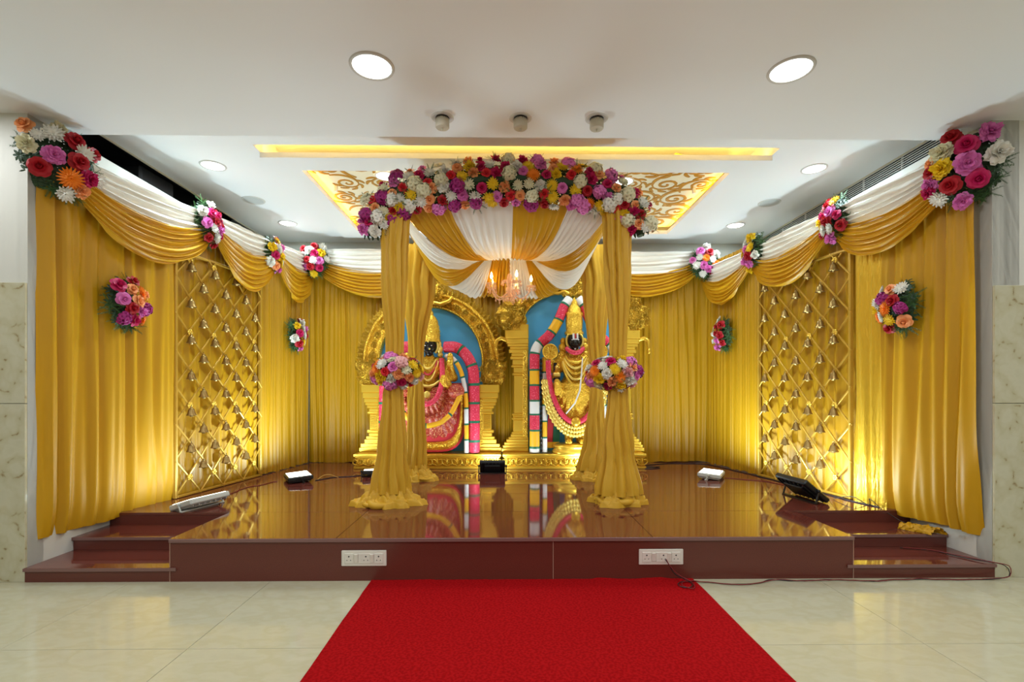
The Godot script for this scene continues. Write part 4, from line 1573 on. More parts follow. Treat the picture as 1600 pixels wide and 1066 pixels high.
# steps: [y0, y1, half width, depth] boxes stacked into a pilaster, offset so that the inner edge stays straight
func pilaster(o: Node, inner: float, hand: float, steps: Array) -> void:
	var p := Node3D.new()
	p.name = "pilaster"
	o.add_child(p, true)
	for s in steps:
		var g := Geo.new()
		g.bevel_box(Vector3(hand * (inner + s[2] / 2), (s[0] + s[1]) / 2, 0.02), Vector3(s[2], s[1] - s[0], s[3]), minf(0.008, (s[1] - s[0]) * 0.3))
		put(g, "moulding", M.gold_smooth, p)

func shrine_frames() -> void:
	carve_meshes()
	pedestal("low gold pedestal with lotus carving under the left shrine", -2.025, -0.058, 6.585)
	pedestal("low gold pedestal with lotus carving under the right shrine", -0.042, 1.885, 6.57)
	var y0 := TOP + 0.201
	# left: a wide round arch
	var o := thing("shrine_arch", "gold carved round arch with flame leaf edge framing the left statue", "arch", P(-1.04, y0, 6.92), "gold shrine arches")
	var c := Vector3(0, 1.235, 0.0)
	var back := PackedVector2Array([Vector2(-0.72, 0.0), Vector2(0.72, 0.0)])
	for k in 33:
		var a := PI * k / 32
		back.append(Vector2(cos(a) * 0.76, c.y + sin(a) * 0.8))
	var g := Geo.new()
	g.prism(back, -0.05, -0.03)
	put(g, "blue_backing", M.shrine_blue, o)
	arch_band(o, c, Vector2(0.705, 0.765), Vector2(0.965, 0.985), -0.10, PI + 0.10)
	leaf_row(o, c, Vector2(0.955, 0.97), 0.02, PI - 0.02, 46, 0.092)
	for h in [-1.0, 1.0]:
		carving(o, Vector3(h * 0.855, 1.09, 0.02), Vector2(0.165, 0.17), 16, 11 + int(h), 0.05)
		put(carve.leaf, "flame_leaf", M.gold_idol, o, Vector3(h * 0.98, 1.16, 0.02), Basis(Vector3(0, 0, 1), -h * 0.9) * Basis.from_scale(Vector3(-h, 1, 1) * 0.12))
		pilaster(o, 0.655, h, [[0.0, 0.06, 0.33, 0.16], [0.06, 0.11, 0.31, 0.14], [0.11, 0.17, 0.26, 0.12], [0.17, 0.21, 0.235, 0.11], [0.21, 0.26, 0.2, 0.1], [0.26, 0.30, 0.225, 0.11], [0.30, 0.52, 0.19, 0.1], [0.52, 0.55, 0.22, 0.11], [0.55, 0.6, 0.2, 0.1], [0.6, 0.64, 0.225, 0.11], [0.64, 0.68, 0.25, 0.12], [0.68, 0.74, 0.265, 0.13], [0.74, 0.82, 0.285, 0.14], [0.82, 0.93, 0.3, 0.15]])
		for k in 9:
			g = Geo.new()
			g.bevel_box(Vector3(h * 0.785, 0.32 + k * 0.022, 0.075), Vector3(0.09, 0.012, 0.02), 0.004)
			put(g, "rib", M.gold_smooth, o)
		g = Geo.new()
		g.bevel_box(Vector3(h * 0.69, 0.41, 0.081), Vector3(0.065, 0.64, 0.03), 0.006)
		put(g, "carved_strip", M.gold_idol, o)
	carving(o, Vector3(0, 2.21, 0.04), Vector2(0.17, 0.15), 13, 31, 0.05)
	for h in [-1.0, 1.0]:
		g = Geo.new()
		g.tube([Vector3(h * 0.02, 2.07, 0.08), Vector3(h * 0.14, 2.04, 0.09), Vector3(h * 0.26, 2.09, 0.08), Vector3(h * 0.3, 2.15, 0.07)], [0.03, 0.032, 0.028, 0.012], 8)
		put(g, "scroll_arm", M.gold_smooth, o)
	# right: a flatter arch on tall stepped pillars
	o = thing("shrine_arch", "gold carved flat arch on tall stepped pillars framing the right statue", "arch", P(0.935, y0, 6.92), "gold shrine arches")
	c = Vector3(0, 1.76, 0.0)
	back = PackedVector2Array([Vector2(-0.66, 0.0), Vector2(0.66, 0.0)])
	for k in 33:
		var a := PI * k / 32
		back.append(Vector2(cos(a) * 0.74, c.y + sin(a) * 0.52))
	g = Geo.new()
	g.prism(back, -0.05, -0.03)
	put(g, "blue_backing", M.shrine_blue, o)
	arch_band(o, c, Vector2(0.69, 0.46), Vector2(0.86, 0.6), -0.05, PI + 0.05)
	leaf_row(o, c, Vector2(0.85, 0.59), 0.5, PI - 0.5, 26, 0.05)
	for h in [-1.0, 1.0]:
		g = Geo.new()
		g.bevel_box(Vector3(h * 0.74, 1.72, 0.02), Vector3(0.25, 0.1, 0.13), 0.01)
		put(g, "capital_block", M.gold_smooth, o)
		carving(o, Vector3(h * 0.86, 1.87, 0.03), Vector2(0.2, 0.17), 18, 51 + int(h), 0.055)
		carving(o, Vector3(h * 0.84, 2.06, 0.02), Vector2(0.13, 0.09), 8, 55 + int(h), 0.045)
		pilaster(o, 0.615, h, [[0.0, 0.05, 0.38, 0.18], [0.05, 0.09, 0.36, 0.16], [0.09, 0.13, 0.34, 0.15], [0.13, 0.17, 0.31, 0.14], [0.17, 0.20, 0.28, 0.12], [0.20, 0.24, 0.25, 0.11], [0.24, 0.27, 0.235, 0.1], [0.27, 0.44, 0.215, 0.1], [0.44, 0.47, 0.235, 0.11], [0.47, 0.5, 0.215, 0.1], [0.5, 0.53, 0.23, 0.11], [0.53, 1.06, 0.205, 0.1], [1.06, 1.09, 0.225, 0.11], [1.09, 1.17, 0.21, 0.1], [1.17, 1.2, 0.24, 0.11], [1.2, 1.28, 0.225, 0.1], [1.28, 1.32, 0.255, 0.12], [1.32, 1.37, 0.24, 0.11], [1.37, 1.42, 0.275, 0.12], [1.42, 1.46, 0.26, 0.12], [1.46, 1.5, 0.295, 0.13], [1.5, 1.57, 0.31, 0.14], [1.57, 1.69, 0.325, 0.15]])
		g = Geo.new()
		g.bevel_box(Vector3(h * 0.66, 0.8, 0.081), Vector3(0.07, 1.2, 0.03), 0.006)
		put(g, "carved_strip", M.gold_idol, o)
		g = Geo.new()
		g.tube([Vector3(h * 0.92, 1.55, 0.04), Vector3(h * 1.0, 1.58, 0.05), Vector3(h * 1.06, 1.54, 0.05), Vector3(h * 1.07, 1.44, 0.05)], [0.03, 0.032, 0.03, 0.02], 8)
		g.ball(Vector3(h * 1.07, 1.4, 0.05), Vector3(0.028, 0.045, 0.028), 10, 6)
		put(g, "hook_pendant", M.gold_smooth, o)
	carving(o, Vector3(0, 2.26, 0.05), Vector2(0.16, 0.12), 12, 71, 0.05)
	for h in [-1.0, 1.0]:
		g = Geo.new()
		g.tube([Vector3(h * 0.03, 2.18, 0.1), Vector3(h * 0.12, 2.22, 0.11), Vector3(h * 0.2, 2.19, 0.1), Vector3(h * 0.3, 2.2, 0.08)], [0.02, 0.026, 0.024, 0.01], 8)
		put(g, "scroll_arm", M.gold_smooth, o)

# a stuffed cloth garland in coloured lengths, with thin green bands between them
func garland(o: Node, pts: Array, r: float, colours: Array, lengths: Array, band := 0.022) -> void:
	var path := Curve3D.new()
	for k in pts.size():
		var a: Vector3 = pts[maxi(k - 1, 0)]
		var b: Vector3 = pts[mini(k + 1, pts.size() - 1)]
		path.add_point(pts[k], (a - b) * 0.15, (b - a) * 0.15)
	var total := path.get_baked_length()
	var s := 0.0
	var k := 0
	while s < total - 0.01:
		var e := minf(s + lengths[k % lengths.size()], total)
		var line := []
		var n := maxi(3, int((e - s) / 0.02))
		for i in n + 1:
			line.append(path.sample_baked(lerpf(s, e, float(i) / n), true))
		var g := Geo.new()
		g.tube(line, r, 12)
		put(g, "garland_length", M["garland_" + colours[k % colours.size()]], o)
		if e < total - 0.02 and band > 0.0:
			line = []
			for i in 4:
				line.append(path.sample_baked(e + band * i / 3.0, true))
			g = Geo.new()
			g.tube(line, r * 1.04, 12)
			put(g, "garland_band", M.garland_green, o)
		s = e + band
		k += 1

func chain_u(o: Node, called: String, m: Material, half: float, y_top: float, y_low: float, z: float, r: float, bulge := 0.06) -> void:
	var g := Geo.new()
	var line := []
	for k in 25:
		var t := k / 24.0 * 2.0 - 1.0
		line.append(Vector3(half * t, lerpf(y_low, y_top, pow(absf(t), 2.2)), z + bulge * (1.0 - t * t)))
	g.tube(line, r, 7)
	put(g, called, m, o)

func statues() -> void:
	var g: Geo
	var y0 := TOP + 0.201
	# ---- the statue on the left: seated, red pleated skirt
	var o := thing("deity_statue", "black-faced gold deity statue in red pleated skirt with pink garland, under left arch", "statue", P(-1.03, y0, 6.74), "shrine statues")
	var body := []
	var sh := 1.24
	body.append([Vector3(0, 0.88, 0.02), Vector3(0, 1.02, 0.04), 0.13, 0.125])
	body.append([Vector3(-0.07, 1.13, 0.05), Vector3(0.07, 1.13, 0.05), 0.115, 0.115])
	body.append([Vector3(-0.14, sh, 0.02), Vector3(0.14, sh, 0.02), 0.065, 0.065])
	body.append([Vector3(0, sh, 0.03), Vector3(0, 1.36, 0.05), 0.06, 0.055])
	for h in [-1.0, 1.0]:
		# rear arm raised with a bud, front arm with open palm
		body.append([Vector3(h * 0.17, sh, 0.0), Vector3(h * 0.33, 1.02, 0.06), 0.06, 0.05])
		body.append([Vector3(h * 0.33, 1.02, 0.06), Vector3(h * 0.29, 1.18, 0.12), 0.05, 0.036])
		body.append([Vector3(h * 0.16, 1.2, 0.05), Vector3(h * 0.27, 0.9, 0.12), 0.058, 0.046])
		body.append([Vector3(h * 0.27, 0.9, 0.12), Vector3(h * 0.215, 0.93, 0.22), 0.045, 0.036])
		# palms and fingers
		body.append([Vector3(h * 0.29, 1.18, 0.12), Vector3(h * 0.29, 1.22, 0.13), 0.034, 0.03])
		body.append([Vector3(h * 0.212, 0.93, 0.23), Vector3(h * 0.21, 0.985, 0.235), 0.036, 0.034])
		for q in 4:
			var fx: float = h * (0.187 + q * 0.017)
			body.append([Vector3(fx, 0.985, 0.24), Vector3(fx, 1.03 + (0.012 if q in [1, 2] else 0.0), 0.245), 0.0105, 0.009])
			var gx: float = h * (0.262 + q * 0.018)
			body.append([Vector3(gx, 1.22, 0.14), Vector3(gx, 1.258, 0.155), 0.0105, 0.009])
		body.append([Vector3(h * 0.185, 0.95, 0.24), Vector3(h * 0.165, 0.985, 0.25), 0.012, 0.01])
		body.append([Vector3(h * 0.265, 1.19, 0.14), Vector3(h * 0.25, 1.225, 0.15), 0.012, 0.01])
	put(blend(body, 0.0125, 0.03), "body", M.gold_idol, o)
	head(o, Vector3(0, 1.425, 0.07), 0.104, 0.118, false)
	g = Geo.new()
	g.lathe([Vector2(0.148, 1.5), Vector2(0.156, 1.52), Vector2(0.142, 1.545), Vector2(0.145, 1.6), Vector2(0.138, 1.63), Vector2(0.146, 1.645), Vector2(0.14, 1.66), Vector2(0.13, 1.7), Vector2(0.134, 1.715), Vector2(0.122, 1.735), Vector2(0.112, 1.79), Vector2(0.085, 1.84), Vector2(0.05, 1.87), Vector2(0.056, 1.89), Vector2(0.04, 1.92), Vector2(0.012, 1.955), Vector2(0.001, 1.96)], 30, Vector3(0, 0, 0.04), Basis.from_scale(Vector3(1, 1, 0.8)))
	put(g, "crown", M.gold_idol, o)
	for h in [-1.0, 1.0]:
		g = Geo.new()
		g.ball(Vector3(h * 0.14, 1.4, 0.06), Vector3(0.045, 0.055, 0.04), 12, 8)
		g.ball(Vector3(h * 0.13, 1.47, 0.05), Vector3(0.035, 0.05, 0.035), 12, 8)
		g.ball(Vector3(h * 0.145, 1.33, 0.05), Vector3(0.04, 0.035, 0.035), 12, 8)
		put(g, "ear_ornament", M.gold_pale, o)
		g = Geo.new()
		g.ball(Vector3(h * 0.29, 1.3, 0.14), Vector3(0.04, 0.055, 0.035), 12, 8)
		g.lathe([Vector2(0.012, 1.21), Vector2(0.038, 1.245), Vector2(0.045, 1.275), Vector2(0.03, 1.29)], 14, Vector3(h * 0.29, 0, 0.14))
		put(g, "lotus_bud", M.gold_smooth, o)
	# skirt: two tiers of fanned pleats
	for tier in [[0.62, 0.17, 0.0], [0.95, 0.10, 1.0]]:
		g = Geo.new()
		var scale_t: float = tier[0]
		var front: float = tier[1]
		g.grid(150, 20, func(u: float, v: float):
			var a := lerpf(-PI * 1.06, PI * 0.06, u)
			var reach := Vector2(cos(a), sin(a))
			# rounded square outline
			var q := pow(pow(absf(reach.x) / 0.46, 4.0) + pow(absf(reach.y) / 0.80, 4.0), -0.25)
			var r := lerpf(0.05, q * scale_t, v)
			var pleat := absf(sin(a * (13.0 + tier[2] * 3.0)))
			var z := front + 0.07 * sin(PI * minf(v * 1.1, 1.0)) - 0.12 * v * v + 0.03 * pleat * v
			return Vector3(reach.x * r, 0.87 + reach.y * r, z), false, true)
		put(g, "pleated_skirt", M.skirt_red, o)
	g = Geo.new()
	g.grid(80, 8, func(u: float, v: float):
		var a := lerpf(-PI * 1.03, PI * 0.03, u)
		var reach := Vector2(cos(a), sin(a))
		var q := pow(pow(absf(reach.x) / 0.46, 4.0) + pow(absf(reach.y) / 0.80, 4.0), -0.25)
		var r := q * lerpf(0.9, 1.04, v)
		return Vector3(reach.x * r, 0.87 + reach.y * r, 0.06 + 0.045 * sin(PI * v) - 0.02 * v), false, true)
	put(g, "gold_hem", M.gold_idol, o)
	var base := PackedVector2Array()
	for k in 41:
		var a := lerpf(-PI * 1.05, PI * 0.05, k / 40.0)
		var q := pow(pow(absf(cos(a)) / 0.5, 4.0) + pow(absf(sin(a)) / 0.86, 4.0), -0.25)
		base.append(Vector2(cos(a) * q, 0.87 + sin(a) * q))
	g = Geo.new()
	g.prism(base, -0.1, 0.04)
	put(g, "red_base", M.idol_red, o)
	for h in [-1.0, 1.0]:
		g = Geo.new()
		g.ball(Vector3(h * 0.36, 0.84, 0.1), Vector3(0.13, 0.1, 0.12), 16, 10)
		put(g, "knee_fold", M.skirt_red, o)
	chain_u(o, "necklace", M.gold_pale, 0.1, 1.26, 1.14, 0.12, 0.014)
	chain_u(o, "necklace", M.idol_red, 0.12, 1.25, 1.06, 0.12, 0.014)
	chain_u(o, "necklace", M.gold_pale, 0.13, 1.24, 0.98, 0.12, 0.016)
	chain_u(o, "belt", M.gold_pale, 0.14, 0.97, 0.9, 0.13, 0.022)
	g = Geo.new()
	g.ball(Vector3(0, 0.79, 0.27), Vector3(0.05, 0.05, 0.02), 16, 8)
	put(g, "pendant", M.gold_pale, o)
	garland(o, [Vector3(-0.17, 1.27, 0.1), Vector3(-0.19, 1.1, 0.17), Vector3(-0.18, 0.9, 0.24), Vector3(-0.12, 0.74, 0.28), Vector3(0, 0.67, 0.3), Vector3(0.12, 0.74, 0.28), Vector3(0.18, 0.9, 0.24), Vector3(0.19, 1.1, 0.17), Vector3(0.17, 1.27, 0.1)], 0.034, ["pink"], [9.0], 0.0)
	garland(o, [Vector3(-0.45, 0.86, 0.12), Vector3(-0.32, 0.56, 0.22), Vector3(-0.16, 0.42, 0.26), Vector3(0, 0.385, 0.28), Vector3(0.16, 0.42, 0.26), Vector3(0.32, 0.56, 0.22), Vector3(0.45, 0.86, 0.12)], 0.033, ["yellow"], [0.34])
	for h in [-1.0, 1.0]:
		garland(o, [Vector3(h * 0.2, 1.44, 0.0), Vector3(h * 0.36, 1.43, 0.03), Vector3(h * 0.5, 1.32, 0.05), Vector3(h * 0.585, 1.14, 0.06), Vector3(h * 0.6, 0.95, 0.06), Vector3(h * 0.605, 0.5, 0.06), Vector3(h * 0.605, 0.012, 0.06)], 0.076, ["pink"], [0.225], 0.03)
		garland(o, [Vector3(h * 0.22, 1.32, 0.03), Vector3(h * 0.33, 1.27, 0.1), Vector3(h * 0.42, 1.13, 0.11), Vector3(h * 0.47, 0.95, 0.11), Vector3(h * 0.5, 0.7, 0.11), Vector3(h * 0.505, 0.4, 0.11), Vector3(h * 0.505, 0.012, 0.11)], 0.03, ["white", "yellow"], [0.19], 0.022)
	# ---- the statue on the right: standing, gold
	o = thing("deity_statue", "black-faced standing gold deity statue with tall crown and segmented garlands, under right arch", "statue", P(0.935, y0, 6.74), "shrine statues")
	g = Geo.new()
	g.lathe([Vector2(0.30, 0.0), Vector2(0.305, 0.03), Vector2(0.28, 0.05), Vector2(0.27, 0.075), Vector2(0.29, 0.085), Vector2(0.285, 0.11), Vector2(0.23, 0.135), Vector2(0.001, 0.14)], 36, Vector3(0, 0, 0.04), Basis.from_scale(Vector3(1, 1, 0.7)))
	put(g, "lotus_base", M.gold_smooth, o)
	body = []
	body.append([Vector3(0, 0.95, 0.02), Vector3(0, 1.1, 0.03), 0.15, 0.14])
	body.append([Vector3(-0.09, 1.2, 0.04), Vector3(0.09, 1.2, 0.04), 0.125, 0.125])
	body.append([Vector3(-0.16, 1.3, 0.02), Vector3(0.16, 1.3, 0.02), 0.07, 0.07])
	body.append([Vector3(0, 1.3, 0.03), Vector3(0, 1.42, 0.05), 0.065, 0.06])
	for h in [-1.0, 1.0]:
		body.append([Vector3(h * 0.08, 0.9, 0.03), Vector3(h * 0.07, 0.5, 0.05), 0.13, 0.1])
		body.append([Vector3(h * 0.07, 0.5, 0.05), Vector3(h * 0.075, 0.2, 0.05), 0.1, 0.055])
		body.append([Vector3(h * 0.075, 0.175, 0.05), Vector3(h * 0.09, 0.165, 0.16), 0.045, 0.035])
		for q in 5:
			body.append([Vector3(h * (0.06 + q * 0.017), 0.16, 0.18), Vector3(h * (0.06 + q * 0.018), 0.155, 0.215 - q * 0.006), 0.013, 0.011])
		# upper arm, forearm raised to the emblem
		body.append([Vector3(h * 0.19, 1.3, 0.0), Vector3(h * 0.31, 1.14, 0.0), 0.065, 0.05])
		body.append([Vector3(h * 0.31, 1.14, 0.0), Vector3(h * 0.33, 1.28, 0.08), 0.045, 0.035])
		# lower arm
		body.append([Vector3(h * 0.2, 1.26, 0.03), Vector3(h * 0.255, 1.03, 0.06), 0.062, 0.052])
		body.append([Vector3(h * 0.255, 1.03, 0.06), Vector3(h * 0.24, 0.93, 0.17), 0.05, 0.04])
		body.append([Vector3(h * 0.24, 0.93, 0.17), Vector3(h * 0.245, 0.86, 0.19), 0.045, 0.038])
		for q in 4:
			body.append([Vector3(h * (0.215 + q * 0.019), 0.85, 0.2), Vector3(h * (0.215 + q * 0.019), 0.795, 0.21), 0.0115, 0.0095])
		body.append([Vector3(h * 0.212, 0.88, 0.2), Vector3(h * 0.19, 0.845, 0.215), 0.013, 0.01])
	put(blend(body, 0.0135, 0.03), "body", M.gold_idol, o)
	head(o, Vector3(0, 1.505, 0.07), 0.096, 0.122, true)
	g = Geo.new()
	g.lathe([Vector2(0.118, 1.6), Vector2(0.13, 1.615), Vector2(0.13, 1.64), Vector2(0.112, 1.655), Vector2(0.114, 1.72), Vector2(0.118, 1.78), Vector2(0.112, 1.86), Vector2(0.124, 1.875), Vector2(0.124, 1.9), Vector2(0.1, 1.915), Vector2(0.09, 1.96), Vector2(0.062, 2.0), Vector2(0.04, 2.02), Vector2(0.044, 2.045), Vector2(0.03, 2.07), Vector2(0.01, 2.11), Vector2(0.001, 2.115)], 30, Vector3(0, 0, 0.04), Basis.from_scale(Vector3(1, 1, 0.8)))
	put(g, "crown", M.gold_idol, o)
	for h in [-1.0, 1.0]:
		g = Geo.new()
		g.ball(Vector3(h * 0.15, 1.43, 0.03), Vector3(0.065, 0.07, 0.035), 14, 8)
		g.ball(Vector3(h * 0.145, 1.52, 0.02), Vector3(0.045, 0.05, 0.03), 14, 8)
		g.ball(Vector3(h * 0.16, 1.35, 0.04), Vector3(0.06, 0.04, 0.035), 14, 8)
		put(g, "ear_ornament", M.gold_smooth, o)
		g = Geo.new()
		g.bevel_box(Vector3(h * 0.245, 1.16, 0.075), Vector3(0.085, 0.13, 0.03), 0.008)
		g.bevel_box(Vector3(h * 0.25, 1.0, 0.13), Vector3(0.09, 0.045, 0.04), 0.008)
		put(g, "dark_armlet", M.idol_black, o)
		g = Geo.new()
		g.lathe([Vector2(0.001, 1.1), Vector2(0.014, 1.11), Vector2(0.028, 1.15), Vector2(0.026, 1.175), Vector2(0.001, 1.19)], 12, Vector3(h * 0.245, 0, 0.09))
		g.bevel_box(Vector3(h * 0.25, 1.06, 0.125), Vector3(0.1, 0.05, 0.05), 0.012)
		put(g, "arm_jewel", M.gold_pale, o)
		# disc emblem with spokes
		g = Geo.new()
		var turn := Basis(Vector3.RIGHT, PI / 2)
		g.lathe([Vector2(0.001, 0.0), Vector2(0.02, 0.025), Vector2(0.035, 0.012), Vector2(0.078, 0.01), Vector2(0.09, 0.024), Vector2(0.104, 0.02), Vector2(0.108, 0.0), Vector2(0.1, -0.015), Vector2(0.001, -0.015)], 28, Vector3(h * 0.335, 1.37, 0.12), turn)
		for k in 12:
			var a := TAU * k / 12
			g.tube([Vector3(h * 0.335 + cos(a) * 0.03, 1.37 + sin(a) * 0.03, 0.138), Vector3(h * 0.335 + cos(a) * 0.082, 1.37 + sin(a) * 0.082, 0.138)], 0.006, 5)
		put(g, "disc_emblem", M.gold_smooth, o)
	# rows of chest jewels
	for k in 5:
		chain_u(o, "necklace", M.gold_pale if k % 2 else M.gold_smooth, 0.13 + 0.012 * k, 1.3 - 0.02 * k, 1.22 - 0.075 * k, 0.13, 0.016)
	chain_u(o, "neck_garland", M.garland_pink, 0.11, 1.42, 1.35, 0.1, 0.03, 0.08)
	# the fluted lower robe, nested garlands round it
	g = Geo.new()
	g.grid(100, 26, func(u: float, v: float):
		var a := lerpf(-PI * 1.02, PI * 0.02, u)
		var r := lerpf(0.04, 1.0, v)
		var flute := absf(sin(a * 10.0 + sin(v * 4.0))) * 0.022 * v
		return Vector3(cos(a) * 0.34 * r, 0.93 + sin(a) * 0.50 * r, 0.2 + 0.03 * sin(v * 22.0) * v * 0.5 - 0.13 * r * r + flute), false, true)
	put(g, "fluted_robe", M.gold_idol, o)
	for k in 3:
		var hw: float = 0.43 - 0.028 * k
		var low: float = 0.24 + 0.055 * k
		var line := []
		for i in 97:
			var t := i / 96.0 * 2.0 - 1.0
			line.append(Vector3(hw * sin(t * PI / 2), lerpf(low, 1.0, 1.0 - cos(t * PI / 2)), 0.1 + 0.02 * k + 0.04 * cos(t * PI / 2)))
		g = Geo.new()
		var rad := []
		for i in 97:
			rad.append([0.014, 0.03, 0.03][i % 3])
		g.tube(line, rad, 8)
		put(g, "beaded_garland", M.gold_pale, o)
	var red := []
	for i in 17:
		var t := i / 16.0 * 2.0 - 1.0
		red.append(Vector3(0.365 * sin(t * PI / 2), lerpf(0.42, 1.25, 1.0 - cos(t * PI / 2)), 0.14 + 0.03 * cos(t * PI / 2)))
	garland(o, red, 0.034, ["pink"], [9.0], 0.0)
	g = Geo.new()
	g.ball(Vector3(0, 0.43, 0.2), Vector3(0.065, 0.06, 0.03), 14, 8)
	put(g, "pendant", M.gold_smooth, o)
	g = Geo.new()
	g.tube([Vector3(0.09, 1.28, 0.19), Vector3(0.07, 1.05, 0.22), Vector3(0.045, 0.85, 0.25), Vector3(-0.02, 0.68, 0.25), Vector3(-0.13, 0.54, 0.2)], [0.008, 0.009, 0.011, 0.011, 0.008], 7)
	put(g, "white_sash", M.garland_white, o)
	# painted cloth falling behind the legs
	var strips := [[-0.385, 0.055, "shrine_blue"], [-0.3, 0.07, "idol_red"], [-0.215, 0.08, "garland_green"], [0.215, 0.08, "garland_green"], [0.3, 0.07, "idol_red"], [0.385, 0.055, "shrine_blue"]]
	for s in strips:
		g = Geo.new()
		var h := signf(s[0])
		g.prism(PackedVector2Array([Vector2(s[0] - s[1] * 0.6, 0.62), Vector2(s[0] + s[1] * 0.6, 0.62), Vector2(s[0] + s[1] * 0.6 + h * 0.03, 0.13), Vector2(s[0] - s[1] * 0.6 + h * 0.03, 0.13)]), -0.06, -0.02)
		put(g, "cloth_strip", M[s[2]], o)
		g = Geo.new()
		g.prism(PackedVector2Array([Vector2(s[0] - s[1] * 0.6 + h * 0.03, 0.14), Vector2(s[0] + s[1] * 0.6 + h * 0.03, 0.14), Vector2(s[0] + s[1] * 0.6 + h * 0.035, 0.06), Vector2(s[0] - s[1] * 0.6 + h * 0.035, 0.06)]), -0.06, -0.015)
		put(g, "cloth_border", M.garland_yellow, o)
	for h in [-1.0, 1.0]:
		garland(o, [Vector3(h * 0.055, 2.1, 0.0), Vector3(h * 0.13, 2.0, 0.02), Vector3(h * 0.22, 1.79, 0.03), Vector3(h * 0.34, 1.6, 0.04), Vector3(h * 0.49, 1.46, 0.05), Vector3(h * 0.535, 1.36, 0.06), Vector3(h * 0.54, 1.2, 0.06), Vector3(h * 0.54, 0.6, 0.06), Vector3(h * 0.54, 0.012, 0.06)], 0.068, ["white", "pink", "yellow", "pink", "white", "pink", "yellow", "pink", "white", "pink", "yellow"], [0.1, 0.2, 0.17, 0.2, 0.13, 0.2, 0.18, 0.185, 0.165, 0.19, 0.2], 0.024)
		garland(o, [Vector3(h * 0.4, 1.3, 0.03), Vector3(h * 0.405, 0.7, 0.05), Vector3(h * 0.405, 0.012, 0.05)], 0.036, ["yellow", "white"], [0.2, 0.2], 0.02)
		g = Geo.new()
		var line := []
		var rad := []
		for k in 60:
			line.append(Vector3(h * 0.455, 1.28 - k * 0.0215, 0.07))
			rad.append(0.017 if k % 3 else 0.009)
		g.tube(line, rad, 6)
		put(g, "black_bead_string", M.idol_black, o)

func head(o: Node, c: Vector3, hw: float, hh: float, mark: bool) -> void:
	var bones := [[c + Vector3(0, 0.03, -0.01), c + Vector3(0, 0.03, 0.0), hw * 0.98, hw * 0.98], [c + Vector3(0, -hh * 0.4, 0.015), c + Vector3(0, -hh * 0.55, 0.02), hw * 0.72, hw * 0.55], [c + Vector3(0, 0.02, hw * 0.95), c + Vector3(0, -0.022, hw * 1.05), 0.009, 0.017], [c + Vector3(-0.022, -0.052, hw * 0.84), c + Vector3(0.022, -0.052, hw * 0.84), 0.012, 0.012]]
	for h in [-1.0, 1.0]:
		bones.append([c + Vector3(h * 0.02, 0.045, hw * 0.88), c + Vector3(h * 0.055, 0.045, hw * 0.74), 0.011, 0.009])
		bones.append([c + Vector3(h * hw * 0.98, 0.02, 0.0), c + Vector3(h * hw * 1.0, -0.05, 0.0), 0.02, 0.026])
		bones.append([c + Vector3(h * 0.045, -0.02, hw * 0.7), c + Vector3(h * 0.045, -0.03, hw * 0.7), 0.024, 0.02])
	var f := put(blend(bones, 0.006, 0.014), "head", M.idol_black, o)
	var g := Geo.new()
	for h in [-1.0, 1.0]:
		g.ball(c + Vector3(h * 0.038, 0.022, hw * 0.86), Vector3(0.015, 0.007, 0.008), 10, 6)
	put(g, "eyes", M.garland_white, f)
	if mark:
		g = Geo.new()
		for h in [-1.0, 1.0]:
			g.bevel_box(c + Vector3(h * 0.026, 0.065, hw * 0.93), Vector3(0.024, 0.085, 0.02), 0.004, Basis(Vector3.RIGHT, -0.25))
		g.bevel_box(c + Vector3(0, 0.028, hw * 0.98), Vector3(0.07, 0.016, 0.02), 0.004)
		put(g, "forehead_mark", M.garland_white, f)
		g = Geo.new()
		g.bevel_box(c + Vector3(0, 0.07, hw * 0.95), Vector3(0.016, 0.06, 0.02), 0.004, Basis(Vector3.RIGHT, -0.25))
		put(g, "red_stroke", M.idol_red, f)
		g = Geo.new()
		g.ball(c + Vector3(0, -0.1, hw * 0.68), Vector3(0.014, 0.012, 0.01), 10, 6)
		put(g, "chin_dot", M.garland_white, f)
	else:
		g = Geo.new()
		g.ball(c + Vector3(0, 0.075, hw * 0.9), Vector3(0.012, 0.014, 0.008), 10, 6)
		g.ball(c + Vector3(0.02, -0.025, hw * 1.08), Vector3(0.014, 0.012, 0.008), 10, 6)
		put(g, "face_jewel", M.gold_pale, f)
	# gold rim round the face
	g = Geo.new()
	var ring := []
	for k in 21:
		var a := lerpf(-0.25 * PI, 1.25 * PI, k / 20.0)
		ring.append(c + Vector3(cos(a) * (hw + 0.014), 0.015 + sin(a) * (hh + 0.006), 0.02))
	g.tube(ring, 0.017, 7)
	put(g, "face_rim", M.gold_pale, o)

